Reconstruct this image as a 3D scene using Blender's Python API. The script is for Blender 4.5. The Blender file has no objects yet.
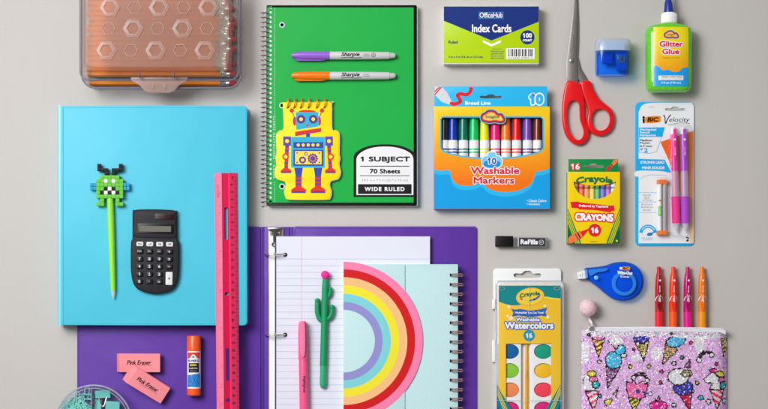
import bpy, math, random
from mathutils import Vector, Matrix
from mathutils.geometry import tessellate_polygon

# ---------------------------------------------------------------- camera, world, lamps
P = 0.00133                      # metres per photograph pixel on the tabletop
CX, CY, DIST = 384.0, 330.0, 1900.0
sc = bpy.context.scene
col = sc.collection
rnd = random.Random(7)

def wpt(px, py, z=0.0):
    return Vector(((px - 384.0) * P, (204.5 - py) * P, z * P))

cd = bpy.data.cameras.new('camera'); cam = bpy.data.objects.new('camera', cd); col.objects.link(cam)
cam.location = wpt(CX, CY, DIST)
cd.sensor_width = 36.0
cd.lens = 36.0 * DIST / 768.0
cd.shift_y = (CY - 204.5) / 768.0
cd.clip_start = 0.1; cd.clip_end = 60.0
sc.camera = cam

world = bpy.data.worlds.new('World'); sc.world = world; world.use_nodes = True
bg = world.node_tree.nodes['Background']
bg.inputs[0].default_value = (0.93, 0.96, 1.0, 1.0)
bg.inputs[1].default_value = 1.0
# studio surroundings: pale walls all round, a dark ceiling above the camera
_n, _l = world.node_tree.nodes, world.node_tree.links
_tc = _n.new('ShaderNodeTexCoord'); _sp = _n.new('ShaderNodeSeparateXYZ'); _rp = _n.new('ShaderNodeValToRGB')
_l.new(_tc.outputs['Generated'], _sp.inputs[0]); _l.new(_sp.outputs['Z'], _rp.inputs[0]); _l.new(_rp.outputs[0], bg.inputs[0])
_rp.color_ramp.elements[0].position = 0.55; _rp.color_ramp.elements[0].color = (0.35, 0.335, 0.322, 1)
_rp.color_ramp.elements[1].position = 0.88; _rp.color_ramp.elements[1].color = (0.06, 0.062, 0.066, 1)

def area(name, loc, target, size, power, colr, sy=None):
    ld = bpy.data.lights.new(name, 'AREA'); ld.energy = power; ld.color = colr
    ld.shape = 'RECTANGLE'; ld.size = size; ld.size_y = sy or size
    o = bpy.data.objects.new(name, ld); col.objects.link(o); o.location = loc
    d = Vector(target) - Vector(loc)
    o.rotation_euler = d.to_track_quat('-Z', 'Y').to_euler()
    return o
key = area('key_softbox', (-1.22, 0.62, 1.90), (-0.05, 0.0, 0.0), 1.05, 6.0, (1.0, 0.983, 0.978))
key.data.spread = math.radians(62)
area('fill_softbox', (-0.75, 1.0, 2.1), (-0.15, 0.0, 0.0), 1.3, 14.5, (1.0, 0.99, 0.98))

sc.render.engine = 'CYCLES'
sc.view_settings.view_transform = 'Standard'
sc.view_settings.look = 'None'
sc.view_settings.exposure = 0.12
sc.view_settings.gamma = 1.0
sc.cycles.use_denoising = True
sc.cycles.max_bounces = 10
sc.cycles.transparent_max_bounces = 24
sc.cycles.caustics_reflective = False
sc.cycles.caustics_refractive = False

# ---------------------------------------------------------------- materials
def lin(c):
    return tuple(((v / 255.0 + 0.055) / 1.055) ** 2.4 if v > 10 else v / 255.0 / 12.92 for v in c)

def expo(x, y):                   # how brightly the lamps light each place (used only to estimate real colours)
    u, v = x / 768.0, y / 409.0
    a = 1.12 * (1 - v) + 1.04 * v
    b = 0.74 * (1 - v) + 0.60 * v
    e = a * (1 - u) + b * u
    return e + 0.30 * (4 * u * (1 - u)) * 0.4
ILL = 1.0
_mats = {}

def alb(c, gain=1.0):
    v = [q * gain / ILL for q in lin(c)]; mxv = max(v)
    if mxv > 0.93: v = [q * 0.93 / mxv for q in v]      # keep the hue
    return tuple(v) + (1.0,)

def m(c, rough=0.5, kind='plain', bump=0.0, bscale=900.0, metal=0.0, op=0.3, coat=0.0, c2=None, ys=None, var=0.0, wave=0.0, blur=0.0):
    key = (wave, blur, c, rough, kind, bump, bscale, metal, op, coat, c2, ys, var, round(ILL, 2))
    if key in _mats: return _mats[key]
    mt = bpy.data.materials.new('%s_%02x%02x%02x' % (kind, c[0], c[1], c[2])); mt.use_nodes = True
    nt = mt.node_tree; N = nt.nodes; L = nt.links
    pr = N['Principled BSDF']; out = N['Material Output']
    pr.inputs['Base Color'].default_value = alb(c)
    pr.inputs['Roughness'].default_value = rough
    pr.inputs['Specular IOR Level'].default_value = 0.5 if metal > 0 or kind == 'clear' else 0.28
    pr.inputs['Metallic'].default_value = metal
    pr.inputs['Coat Weight'].default_value = coat
    pr.inputs['Coat Roughness'].default_value = 0.12
    tc = None
    def coord():
        nonlocal tc
        if tc is None: tc = N.new('ShaderNodeTexCoord')
        return tc.outputs['Object']
    if kind == 'gradient':
        sp = N.new('ShaderNodeSeparateXYZ'); L.new(coord(), sp.inputs[0])
        mr = N.new('ShaderNodeMapRange'); mr.inputs['From Min'].default_value = ys[0] * P; mr.inputs['From Max'].default_value = ys[1] * P
        L.new(sp.outputs['Y'], mr.inputs['Value'])
        mx = N.new('ShaderNodeMix'); mx.data_type = 'RGBA'
        L.new(mr.outputs[0], mx.inputs['Factor']); mx.inputs[6].default_value = alb(c); mx.inputs[7].default_value = alb(c2)
        L.new(mx.outputs[2], pr.inputs['Base Color'])
    if var > 0:
        nz = N.new('ShaderNodeTexNoise'); nz.inputs['Scale'].default_value = bscale * 0.35; nz.inputs['Detail'].default_value = 4
        L.new(coord(), nz.inputs['Vector'])
        mr = N.new('ShaderNodeMapRange'); mr.inputs['To Min'].default_value = 1 - var; mr.inputs['To Max'].default_value = 1 + var
        L.new(nz.outputs['Fac'], mr.inputs['Value'])
        mm = N.new('ShaderNodeMix'); mm.data_type = 'RGBA'; mm.blend_type = 'MULTIPLY'; mm.inputs['Factor'].default_value = 1.0
        mm.inputs[6].default_value = alb(c); L.new(mr.outputs[0], mm.inputs[7])
        L.new(mm.outputs[2], pr.inputs['Base Color'])
    if kind == 'glitter':
        vo = N.new('ShaderNodeTexVoronoi'); vo.inputs['Scale'].default_value = 1500.0; L.new(coord(), vo.inputs['Vector'])
        sp = N.new('ShaderNodeSeparateColor'); L.new(vo.outputs['Color'], sp.inputs[0])
        th = N.new('ShaderNodeMath'); th.operation = 'GREATER_THAN'; th.inputs[1].default_value = 0.72; L.new(sp.outputs[0], th.inputs[0])
        mx = N.new('ShaderNodeMix'); mx.data_type = 'RGBA'; L.new(th.outputs[0], mx.inputs['Factor'])
        mx.inputs[6].default_value = alb(c); mx.inputs[7].default_value = alb(c2)
        L.new(mx.outputs[2], pr.inputs['Base Color'])
    if bump > 0:
        nz = N.new('ShaderNodeTexNoise'); nz.inputs['Scale'].default_value = bscale; nz.inputs['Detail'].default_value = 3
        L.new(coord(), nz.inputs['Vector'])
        bp = N.new('ShaderNodeBump'); bp.inputs['Strength'].default_value = bump; bp.inputs['Distance'].default_value = 0.0006
        L.new(nz.outputs['Fac'], bp.inputs['Height']); L.new(bp.outputs[0], pr.inputs['Normal'])
    if wave > 0:
        nz2 = N.new('ShaderNodeTexNoise'); nz2.inputs['Scale'].default_value = 14; nz2.inputs['Detail'].default_value = 2; L.new(coord(), nz2.inputs['Vector'])
        b2 = N.new('ShaderNodeBump'); b2.inputs['Strength'].default_value = wave; b2.inputs['Distance'].default_value = 0.01
        L.new(nz2.outputs['Fac'], b2.inputs['Height'])
        if bump > 0: L.new(bp.outputs[0], b2.inputs['Normal'])
        L.new(b2.outputs[0], pr.inputs['Normal'])
    if kind == 'clear':           # thin see-through plastic: tinted film plus a Fresnel gloss
        pr.inputs['Base Color'].default_value = alb(c)
        tr = N.new('ShaderNodeBsdfTransparent'); tr.inputs[0].default_value = tuple(lin(c2 or (245, 247, 250))) + (1,)
        mx = N.new('ShaderNodeMixShader'); mx.inputs[0].default_value = op
        src = tr.outputs[0]
        if blur > 0:
            rf = N.new('ShaderNodeBsdfRefraction'); rf.inputs['Roughness'].default_value = 0.6; rf.inputs['IOR'].default_value = 1.25
            rf.inputs[0].default_value = tr.inputs[0].default_value
            mb_ = N.new('ShaderNodeMixShader'); mb_.inputs[0].default_value = blur; L.new(src, mb_.inputs[1]); L.new(rf.outputs[0], mb_.inputs[2]); src = mb_.outputs[0]
        L.new(src, mx.inputs[1]); L.new(pr.outputs[0], mx.inputs[2])
        gl = N.new('ShaderNodeBsdfGlossy'); gl.inputs['Roughness'].default_value = max(0.06, rough * 0.6)
        gl.inputs[0].default_value = (0.9, 0.9, 0.9, 1)
        lw = N.new('ShaderNodeLayerWeight'); lw.inputs[0].default_value = 0.5
        pw = N.new('ShaderNodeMath'); pw.operation = 'POWER'; pw.inputs[1].default_value = 3.5; L.new(lw.outputs['Facing'], pw.inputs[0])
        fr = N.new('ShaderNodeMath'); fr.operation = 'MULTIPLY_ADD'; fr.inputs[1].default_value = 0.6; fr.inputs[2].default_value = 0.022; L.new(pw.outputs[0], fr.inputs[0])
        m2 = N.new('ShaderNodeMixShader'); L.new(fr.outputs[0], m2.inputs[0]); L.new(mx.outputs[0], m2.inputs[1]); L.new(gl.outputs[0], m2.inputs[2])
        L.new(m2.outputs[0], out.inputs['Surface'])
    _mats[key] = mt
    return mt

# ---------------------------------------------------------------- outlines in photograph pixels
def rrect(x0, y0, x1, y1, r, n=5):
    pts = []
    for cx, cy, a0 in ((x1 - r, y0 + r, -90), (x1 - r, y1 - r, 0), (x0 + r, y1 - r, 90), (x0 + r, y0 + r, 180)):
        for i in range(n + 1):
            a = math.radians(a0 + 90.0 * i / n)
            pts.append((cx + r * math.cos(a), cy + r * math.sin(a)))
    return pts
def rect(x0, y0, x1, y1): return [(x0, y0), (x1, y0), (x1, y1), (x0, y1)]
def ell(cx, cy, rx, ry=None, n=28, rot=0):
    ry = rx if ry is None else ry; c, s = math.cos(math.radians(rot)), math.sin(math.radians(rot)); o = []
    for i in range(n):
        a = 2 * math.pi * i / n; u, v = rx * math.cos(a), ry * math.sin(a)
        o.append((cx + u * c - v * s, cy + u * s + v * c))
    return o
def arc(cx, cy, r, a0, a1, n=24, ry=None):
    ry = r if ry is None else ry
    return [(cx + r * math.cos(math.radians(a0 + (a1 - a0) * i / n)), cy + ry * math.sin(math.radians(a0 + (a1 - a0) * i / n))) for i in range(n + 1)]
def hexa(cx, cy, r): return [(cx + r * math.cos(math.radians(60 * i)), cy + r * math.sin(math.radians(60 * i))) for i in range(6)]
def smooth(pts, n=4, closed=True):
    out = []; L = len(pts); rng = L if closed else L - 1
    for i in range(rng):
        if closed: p = [pts[(i + k - 1) % L] for k in range(4)]
        else: p = [pts[min(max(i + k - 1, 0), L - 1)] for k in range(4)]
        for j in range(n):
            t = j / n
            out.append(tuple(0.5 * (2 * p[1][d] + (p[2][d] - p[0][d]) * t + (2 * p[0][d] - 5 * p[1][d] + 4 * p[2][d] - p[3][d]) * t * t +
                       (3 * p[1][d] - p[0][d] - 3 * p[2][d] + p[3][d]) * t ** 3) for d in range(len(pts[0]))))
    if not closed: out.append(tuple(pts[-1]))
    return out
def sarea(p): return 0.5 * sum(p[i][0] * p[(i + 1) % len(p)][1] - p[(i + 1) % len(p)][0] * p[i][1] for i in range(len(p)))
def inset(pts, d):                # positive d moves inwards
    s = 1 if sarea(pts) > 0 else -1; n = len(pts); out = []
    for i in range(n):
        a, b, c = pts[i - 1], pts[i], pts[(i + 1) % n]
        e1 = Vector((b[0] - a[0], b[1] - a[1])); e2 = Vector((c[0] - b[0], c[1] - b[1]))
        if e1.length < 1e-6: e1 = e2
        if e2.length < 1e-6: e2 = e1
        n1 = Vector((-e1.y, e1.x)).normalized() * s; n2 = Vector((-e2.y, e2.x)).normalized() * s
        nn = n1 + n2
        if nn.length < 1e-4: nn = n1
        nn = nn.normalized(); q = max(0.5, nn.dot(n1))
        out.append((b[0] + nn.x * d / q, b[1] + nn.y * d / q))
    return out
def blob(cx, cy, lobes):          # a cloud-like closed outline
    return smooth([(cx + x, cy + y) for x, y in lobes], 4)
def hang(cx, cy, w, h):           # the hang hole of a retail card
    a, b = w / 2, h / 2
    return smooth([(cx - a, cy), (cx - a * .85, cy - b * .45), (cx - a * .45, cy - b * .35), (cx - a * .22, cy - b), (cx, cy - b * 1.05), (cx + a * .22, cy - b),
            (cx + a * .45, cy - b * .35), (cx + a * .85, cy - b * .45), (cx + a, cy), (cx + a * .85, cy + b * .6), (cx + a * .3, cy + b * .7), (cx - a * .3, cy + b * .7), (cx - a * .85, cy + b * .6)], 3)

# ---------------------------------------------------------------- lettering from the built-in font
_txt = {}
def glyphs(s, bold, shear, space):
    """outline triangles of a string; the font's bare figure one gets its flag"""
    key = (s, bold, shear, space)
    if key in _txt: return _txt[key]
    vs, ts = raw_glyphs(s, bold, shear, space); vs, ts = list(vs), list(ts)
    if '1' in s:
        w1 = [v for v in raw_glyphs('1', bold, 0.0, space)[0]]
        bar = max(v[0] for v in w1) - min(v[0] for v in w1); top = max(v[1] for v in w1)
        for i, ch in enumerate(s):
            if ch != '1': continue
            xr = max(v[0] for v in raw_glyphs(s[:i + 1], bold, 0.0, space)[0]); L = xr - bar * .6
            n = len(vs); sh = shear
            for px, py in ((L, top), (L - .17, top - .14), (L - .17, top - .25), (L, top - .14)): vs.append((px + py * sh * .9, py))
            ts += [(n, n + 1, n + 2), (n, n + 2, n + 3)]
    _txt[key] = (vs, ts)
    return _txt[key]
def raw_glyphs(s, bold, shear, space):
    key = ('raw', s, bold, shear, space)
    if key in _txt: return _txt[key]
    cu = bpy.data.curves.new('t', 'FONT'); cu.body = s; cu.size = 1.0; cu.offset = bold; cu.shear = shear
    cu.space_character = space; cu.resolution_u = 3; cu.fill_mode = 'FRONT'
    o = bpy.data.objects.new('t', cu)
    me = bpy.data.meshes.new_from_object(o)
    vs = [(v.co.x, v.co.y) for v in me.vertices]
    me.calc_loop_triangles()
    ts = [tuple(t.vertices) for t in me.loop_triangles]
    bpy.data.objects.remove(o); bpy.data.curves.remove(cu); bpy.data.meshes.remove(me)
    _txt[key] = (vs, ts)
    return _txt[key]

# ---------------------------------------------------------------- things and their meshes
class Thing:
    def __init__(s, name, label, cat, ox, oy, z0, h, group=None, rot=0.0, tilt=(0, 0), kind=None, solo=False):
        global ILL
        s.ox, s.oy, s.z0, s.hz = ox, oy, z0, z0 + h
        s.k = 1.0 - s.hz / DIST
        s.loc = wpt(CX + (ox - CX) * s.k, CY + (oy - CY) * s.k, z0)
        s.name, s.rot, s.tilt = name, rot, tilt
        ILL = expo(ox, oy)
        s.props = dict(label=label, category=cat)
        if group: s.props['group'] = group
        if kind: s.props = dict(kind=kind)
        s.solo = solo
        if not solo:
            s.root = bpy.data.objects.new(name, None); s.root.empty_display_size = 0.01
            s.setup(s.root)
    def setup(s, o):
        o.location = s.loc; o.rotation_euler = (math.radians(s.tilt[0]), math.radians(s.tilt[1]), math.radians(s.rot))
        for k, v in s.props.items(): o[k] = v
        if o.name not in col.objects: col.objects.link(o)
    def mb(s): return MB(s)

class MB:
    def __init__(s, T):
        s.T = T; s.v = []; s.f = []; s.fm = []; s.mats = []; s.zf = None; s.ref = 0.9
    def pt(s, x, y, z):
        k = s.T.k
        s.v.append(((x - s.T.ox) * k * P, -(y - s.T.oy) * k * P, z * P)); return len(s.v) - 1
    def mi(s, mt):
        if mt not in s.mats: s.mats.append(mt)
        return s.mats.index(mt)
    def face(s, idx, mt): s.f.append(tuple(idx)); s.fm.append(s.mi(mt))
    def tris(s, pts, tl, z, mt, up=True):
        """flat triangles; follows the curved surface s.zf when that is set"""
        if s.zf is None:
            ids = [s.pt(x, y, z) for x, y in pts]
            for t in tl:
                a, b, c = (pts[i] for i in t)
                ar = (b[0] - a[0]) * (c[1] - a[1]) - (b[1] - a[1]) * (c[0] - a[0])
                if abs(ar) < 1e-9: continue
                q = (ids[t[0]], ids[t[1]], ids[t[2]])
                if (ar > 0) == up: q = (q[0], q[2], q[1])
                s.face(q, mt)
            return
        cache = {}
        def g(p):
            kk = (round(p[0], 3), round(p[1], 3))
            if kk not in cache: cache[kk] = s.pt(p[0], p[1], s.zf(p[0], p[1]) + z)
            return cache[kk]
        st = [tuple(pts[i] for i in t) for t in tl]
        while st:
            a, b, c = st.pop()
            la = [(math.dist(b, c), 0), (math.dist(a, c), 1), (math.dist(a, b), 2)]
            mxl, w = max(la)
            if mxl > s.ref:
                if w == 0: q = ((b[0] + c[0]) / 2, (b[1] + c[1]) / 2); st += [(a, b, q), (a, q, c)]
                elif w == 1: q = ((a[0] + c[0]) / 2, (a[1] + c[1]) / 2); st += [(a, b, q), (q, b, c)]
                else: q = ((a[0] + b[0]) / 2, (a[1] + b[1]) / 2); st += [(a, q, c), (q, b, c)]
                continue
            ar = (b[0] - a[0]) * (c[1] - a[1]) - (b[1] - a[1]) * (c[0] - a[0])
            if abs(ar) < 1e-9: continue
            q = (g(a), g(b), g(c))
            if ar > 0: q = (q[0], q[2], q[1])
            s.face(q, mt)
    def flat(s, outl, z, mt, holes=(), up=True):
        loops = [list(outl)] + [list(h) for h in holes]
        allp = [p for l in loops for p in l]
        tl = tessellate_polygon([[Vector((p[0], p[1], 0)) for p in l] for l in loops])
        s.tris(allp, tl, z, mt, up)
    def line(s, x0, y0, x1, y1, w, z, mt):
        dx, dy = x1 - x0, y1 - y0; l = math.hypot(dx, dy) or 1; nx, ny = -dy / l * w / 2, dx / l * w / 2
        s.flat([(x0 + nx, y0 + ny), (x1 + nx, y1 + ny), (x1 - nx, y1 - ny), (x0 - nx, y0 - ny)], z, mt)
    def stroke(s, pts, w, z, mt, closed=False):
        n = len(pts); L = []; R = []
        for i in range(n):
            a = pts[i - 1] if (closed or i > 0) else pts[i]; b = pts[(i + 1) % n] if (closed or i < n - 1) else pts[i]
            dx, dy = b[0] - a[0], b[1] - a[1]; l = math.hypot(dx, dy) or 1
            L.append((pts[i][0] - dy / l * w / 2, pts[i][1] + dx / l * w / 2)); R.append((pts[i][0] + dy / l * w / 2, pts[i][1] - dx / l * w / 2))
        tl = []
        for i in range(n if closed else n - 1):
            j = (i + 1) % n; tl += [(i, j, n + j), (i, n + j, n + i)]
        s.tris(L + R, tl, z, mt)
    def text(s, st, cx, cy, w, h, z, mt, bold=0.0, shear=0.0, rot=0.0, out=None, space=1.0, warp=None):
        """lettering fitted into w x h; weight and outline come from spreading the letters outwards"""
        vs, ts = glyphs(st, 0.0, shear, space)
        xs = [v[0] for v in vs]; ys = [v[1] for v in vs]
        x0, x1, y0, y1 = min(xs), max(xs), min(ys), max(ys)
        d = min(bold * h * 1.15, w * .2, h * .2)
        sx, sy = (w - 2 * d) / (x1 - x0), (h - 2 * d) / (y1 - y0); mx, my = (x0 + x1) / 2, (y0 + y1) / 2
        ca, sa = math.cos(math.radians(rot)), math.sin(math.radians(rot)); base = []
        for a, b in vs:
            u, v = (a - mx) * sx, (b - my) * sy
            if warp: u, v = warp(u, v)
            base.append((cx + u * ca - v * sa, cy - (u * sa + v * ca)))
        def spread(r, zz, mat, n):
            if r < .04: s.tris(base, ts, zz, mat); return
            for i in range(n):
                q = 2 * math.pi * (i + .5) / n
                s.tris([(x + r * math.cos(q), y + r * math.sin(q)) for x, y in base], ts, zz + .002 * i, mat)
        if out:
            for om, off in sorted((out if isinstance(out, list) else [out]), key=lambda q: -q[1]):
                spread(d + off, z, om, 14); z += .06
        spread(d, z, mt, 8 if d > .3 else 6)
    def slab(s, outl, z0, z1, mt, bev=0.5, holes=(), top=None, inner=None, nb=3, bot=True):
        """a plate with rounded upper edge; holes are cut right through"""
        if sarea(outl) < 0: outl = list(reversed(outl))
        rings = [(0.0, z0)]
        if bev > 0:
            for i in range(nb + 1):
                a = math.pi / 2 * i / nb
                rings.append((bev * (1 - math.cos(a)), z1 - bev * (1 - math.sin(a))))
        else: rings.append((0.0, z1))
        n = len(outl); prev = None
        for d, z in rings:
            pp = inset(outl, d) if d > 0 else outl
            ids = [s.pt(x, y, z) for x, y in pp]
            if prev:
                for i in range(n):
                    j = (i + 1) % n; s.face((prev[i], ids[i], ids[j], prev[j]), mt)
            prev = ids; last = pp
        loops = [last] + [list(h) for h in holes]
        s.flat(last, z1, top or mt, holes)
        if bot: s.flat(outl, z0, mt, holes, up=False)
        for h in holes:
            if sarea(h) < 0: h = list(reversed(h))
            a = [s.pt(x, y, z0) for x, y in h]; b = [s.pt(x, y, z1) for x, y in h]; k = len(h)
            for i in range(k):
                j = (i + 1) % k; s.face((a[i], a[j], b[j], b[i]), inner or mt)
    def box(s, x0, y0, z0, x1, y1, z1, mt, bev=0.0):
        s.slab(rect(x0, y0, x1, y1), z0, z1, mt, bev)
    def loft(s, rings, mts, cap0=True, cap1=True, closed=True):
        """rings: lists of (x,y,z) of equal length; mts one material or one per span"""
        ids = [[s.pt(*p) for p in r] for r in rings]; n = len(rings[0])
        for r in range(len(rings) - 1):
            mt = mts[r] if isinstance(mts, (list, tuple)) else mts
            for i in range(n if closed else n - 1):
                j = (i + 1) % n; s.face((ids[r][i], ids[r][j], ids[r + 1][j], ids[r + 1][i]), mt)
        m0 = mts[0] if isinstance(mts, (list, tuple)) else mts; m1 = mts[-1] if isinstance(mts, (list, tuple)) else mts
        if cap0: s.face(list(reversed(ids[0])), m0)
        if cap1: s.face(ids[-1], m1)
    def rod(s, A, B, prof, n=20, sq=1.0, sqx=1.0):
        """a turned body along A->B; prof rows are (distance, radius, material of the span after it)"""
        A, B = Vector(A), Vector(B); d = (B - A).normalized()
        up = Vector((0, 0, 1)) if abs(d.z) < 0.9 else Vector((0, 1, 0))
        e = d.cross(up).normalized(); u = e.cross(d).normalized()
        rings = []
        for t, r, _ in prof:
            c = A + d * t; r = max(r, 0.02)
            rings.append([tuple(c + e * (r * sqx * math.cos(2 * math.pi * i / n)) + u * (r * sq * math.sin(2 * math.pi * i / n))) for i in range(n)])
        s.loft(rings, [p[2] for p in prof[:-1]])
    def tube(s, pts, r, mt, n=8, closed=False, rz=None):
        pts = [Vector(p) for p in pts]; L = len(pts); rings = []
        pe = None
        for i, p in enumerate(pts):
            a = pts[i - 1] if (closed or i > 0) else p; b = pts[(i + 1) % L] if (closed or i < L - 1) else p
            d = (b - a).normalized()
            if pe is None:
                up = Vector((0, 0, 1)) if abs(d.z) < 0.9 else Vector((0, 1, 0)); e = d.cross(up).normalized()
            else: e = (pe - d * pe.dot(d)).normalized()
            pe = e; u = e.cross(d)
            rr = r[i] if isinstance(r, (list, tuple)) else r; rv = rr if rz is None else rz * rr
            rings.append([tuple(p + e * (rr * math.cos(2 * math.pi * k / n)) + u * (rv * math.sin(2 * math.pi * k / n))) for k in range(n)])
        if closed: rings.append(rings[0])
        s.loft(rings, mt, not closed, not closed)
    def ball(s, cx, cy, cz, r, mt, n=16, sz=1.0):
        rings = [[(cx + r * math.sin(math.pi * (j + .02) / (n / 2 + .04)) * math.cos(2 * math.pi * i / n), cy + r * math.sin(math.pi * (j + .02) / (n / 2 + .04)) * math.sin(2 * math.pi * i / n),
                   cz - r * sz * math.cos(math.pi * (j + .02) / (n / 2 + .04))) for i in range(n)] for j in range(n // 2 + 1)]
        s.loft(rings, mt)
    def mesh(s, name, ang=38):
        me = bpy.data.meshes.new(name); me.from_pydata(s.v, [], s.f)
        for mt in s.mats: me.materials.append(mt)
        me.polygons.foreach_set('material_index', s.fm)
        import bmesh
        b = bmesh.new(); b.from_mesh(me)
        bmesh.ops.remove_doubles(b, verts=b.verts, dist=1e-6)
        b.to_mesh(me); b.free()
        me.polygons.foreach_set('use_smooth', [True] * len(me.polygons))
        me.set_sharp_from_angle(angle=math.radians(ang)); me.update()
        return me
    def done(s, name, parent=None, label=None, fix=False, ang=38, kind=None):
        me = s.mesh(name, ang)
        if fix:
            import bmesh
            b = bmesh.new(); b.from_mesh(me); bmesh.ops.recalc_face_normals(b, faces=b.faces); b.to_mesh(me); b.free()
        o = bpy.data.objects.new(name, me)
        if s.T.solo: s.T.setup(o)
        else:
            col.objects.link(o); o.parent = parent or s.T.root
            if label: o['label'] = label
            if kind: o['kind'] = kind
        return o

WHITE = (250, 250, 250); BLACK = (18, 18, 20)
# ---------------------------------------------------------------- the tabletop
def build_tabletop():
    global ILL
    T = Thing('tabletop', '', '', 384, 204.5, 0, 0, kind='structure', solo=True); ILL = 1.0
    b = MB(T); b.flat(rect(-2600, -2600, 3400, 3000), 0, m((199, 196, 192), 0.8, bump=0.4, bscale=1000, var=0.04)); b.done('tabletop')
build_tabletop()

def pencil(x0, x1, y, z0, label, group):
    T = Thing('pencil', label, 'pencil', (x0 + x1) / 2, y, z0, 3, group)
    og = m((255, 148, 6), 0.45); r = 2.65
    b = T.mb(); b.rod((x0 + .8, y, r), (x1 - 16, y, r), [(0, r, og), (x1 - x0 - 16.8, r, og)], n=6); b.done('body')
    b = T.mb(); b.rod((x0, y, r), (x0 + .9, y, r), [(0, 2.3, m((225, 180, 130), .6)), (.9, 2.5, og)], n=12); b.done('blunt_end')
    b = T.mb(); sv = m((214, 214, 210), 0.25, metal=0.9)
    b.rod((x1 - 16, y, r), (x1 - 6, y, r), [(0, 2.8, sv), (2, 2.8, sv), (2.6, 2.45, sv), (3.4, 2.85, sv), (4.5, 2.45, sv), (5.4, 2.85, sv), (6.5, 2.45, sv), (7.2, 2.8, sv), (10, 2.8, sv)]); b.done('ferrule')
    pk = m((214, 66, 78), 0.6)
    b = T.mb(); b.rod((x1 - 6, y, r), (x1, y, r), [(0, 2.6, pk), (4.6, 2.6, pk), (5.6, 1.9, pk), (6, .6, pk)]); b.done('eraser')

def build_pencil_case():
    T = Thing('pencil_case', 'clear smoky plastic pencil case with hexagon embossed lid full of orange pencils', 'pencil case', 160, 35, 0, 41)
    sm = m((168, 164, 178), 0.16, 'clear', op=0.20, c2=(242, 241, 246))
    fr = m((176, 164, 158), 0.4, 'clear', op=0.19, c2=(252, 242, 228), blur=0.62); sl = m((190, 176, 170), 0.24, 'clear', op=0.08, c2=(255, 252, 250))
    hx = m((226, 206, 200), 0.4, 'clear', op=0.16, c2=(255, 250, 250)); hx2 = m((226, 206, 200), 0.5, 'clear', op=0.03, c2=(255, 250, 250)); hx3 = m((236, 214, 208), 0.2, 'clear', op=0.5, c2=(220, 205, 205))
    # tub: a floor and a tapering wall with a rolled rim
    b = T.mb()
    def ring(x0, y0, x1, y1, r, z): return [(x, y, z) for x, y in rrect(x0, y0, x1, y1, r, 6)]
    b.loft([ring(82, -20, 237, 84.5, 12, 0.3), ring(81, -21, 238, 85.5, 13, 3), ring(80.5, -23, 238.8, 84.8, 13, 24), ring(79.0, -24.5, 240, 86.2, 14, 24.6), ring(79.0, -24.5, 240, 86.2, 14, 26.4)], sm, True, False)
    b.done('tub')
    b = T.mb(); b.tube([(x, y, 26) for x, y in rrect(79.2, -24.5, 240, 86.2, 14, 6)], 0.9, m((168, 164, 180), 0.18, 'clear', op=0.42, c2=(215, 213, 222)), closed=True); b.done('rim')
    # lid: skirt, sloping shoulder, frosted top panel
    b = T.mb()
    b.loft([ring(78, -26, 237.3, 78.4, 9, 27.5), ring(77.6, -26.5, 237.6, 78.8, 9, 31), ring(79, -25, 236.4, 77.4, 9, 35), ring(83.5, -20, 231.5, 70.5, 8, 40), ring(86, -17.5, 229, 67, 7, 41)], [sm, sm, sl, fr], False, False)
    b.flat(rrect(86, -17.5, 229, 67, 7, 6), 41, fr)
    b.tube([(x, y, 28) for x, y in rrect(77.8, -26, 237.5, 78.6, 9, 6)], 0.75, m((196, 192, 204), 0.18, 'clear', op=0.5, c2=(225, 222, 230)), closed=True)
    lid = b.done('lid')
    b = T.mb()
    for row, (y, big0) in enumerate(((-14, 0), (7.7, 1), (28.7, 0), (50.7, 1))):
        off = (110, 108.6, 106.4)[max(0, row - 1)]
        for i in range(5):
            x = off + i * 24.6
            big = (i % 2 == 0) == bool(big0)
            if big: b.slab(hexa(x, y, 10.4), 41.05, 42.3, hx, 0.6, holes=[hexa(x, y, 6.6)], bot=False)
            for r in ((10.2, 6.6) if big else (6.7,)): b.tube([(p[0], p[1], 41.6) for p in hexa(x, y, r)], 0.42, hx3, n=6, closed=True)
    b.done('hexagon_embossing', lid)
    b = T.mb()
    b.flat([(129, 75), (187, 75), (186, 79), (176.5, 86), (171, 90.5), (160, 92), (149, 90.5), (142, 86), (130, 79)], 0, fr)
    b2 = T.mb(); o = [(129, 76), (187, 76), (186, 79.5), (178, 84), (173, 89.5), (168, 91.6), (148, 91.6), (143, 89.5), (138, 84), (130, 79.5)]
    b2.slab(o, 29, 31, m((206, 178, 172), 0.3, 'clear', op=0.45, c2=(236, 220, 214)), 0.6)
    for x in (151, 163): b2.box(x, 83, 31, x + 1.6, 88, 32.2, hx, 0.3)
    b2.done('latch')
    b = T.mb()
    for x in (138.2, 172.6): b.box(x, 71.5, 35, x + 1.3, 77.5, 38.5, m((96, 90, 104), 0.3), 0.3)
    b.done('hinge_rib')
    for i in range(16):
        y = -1.0 + i * 5.0
        dx = rnd.uniform(-2, 5)
        pencil(88 + dx, 232 + dx, y, 1.0, 'orange pencil lying in the row under the frosted lid of the pencil case', 'orange pencils inside the pencil case')
    for i in range(12):
        y = 19.2 + i * 5.0
        dx = rnd.uniform(-1, 5)
        pencil(88 + dx, 232 + dx, y, 6.4, 'orange pencil lying in the row under the frosted lid of the pencil case', 'orange pencils inside the pencil case')
    pencil(89, 235.5, 83.0, 1.0, 'orange pencil with red eraser showing below the lid edge of the pencil case', 'orange pencils inside the pencil case')
build_pencil_case()

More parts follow.
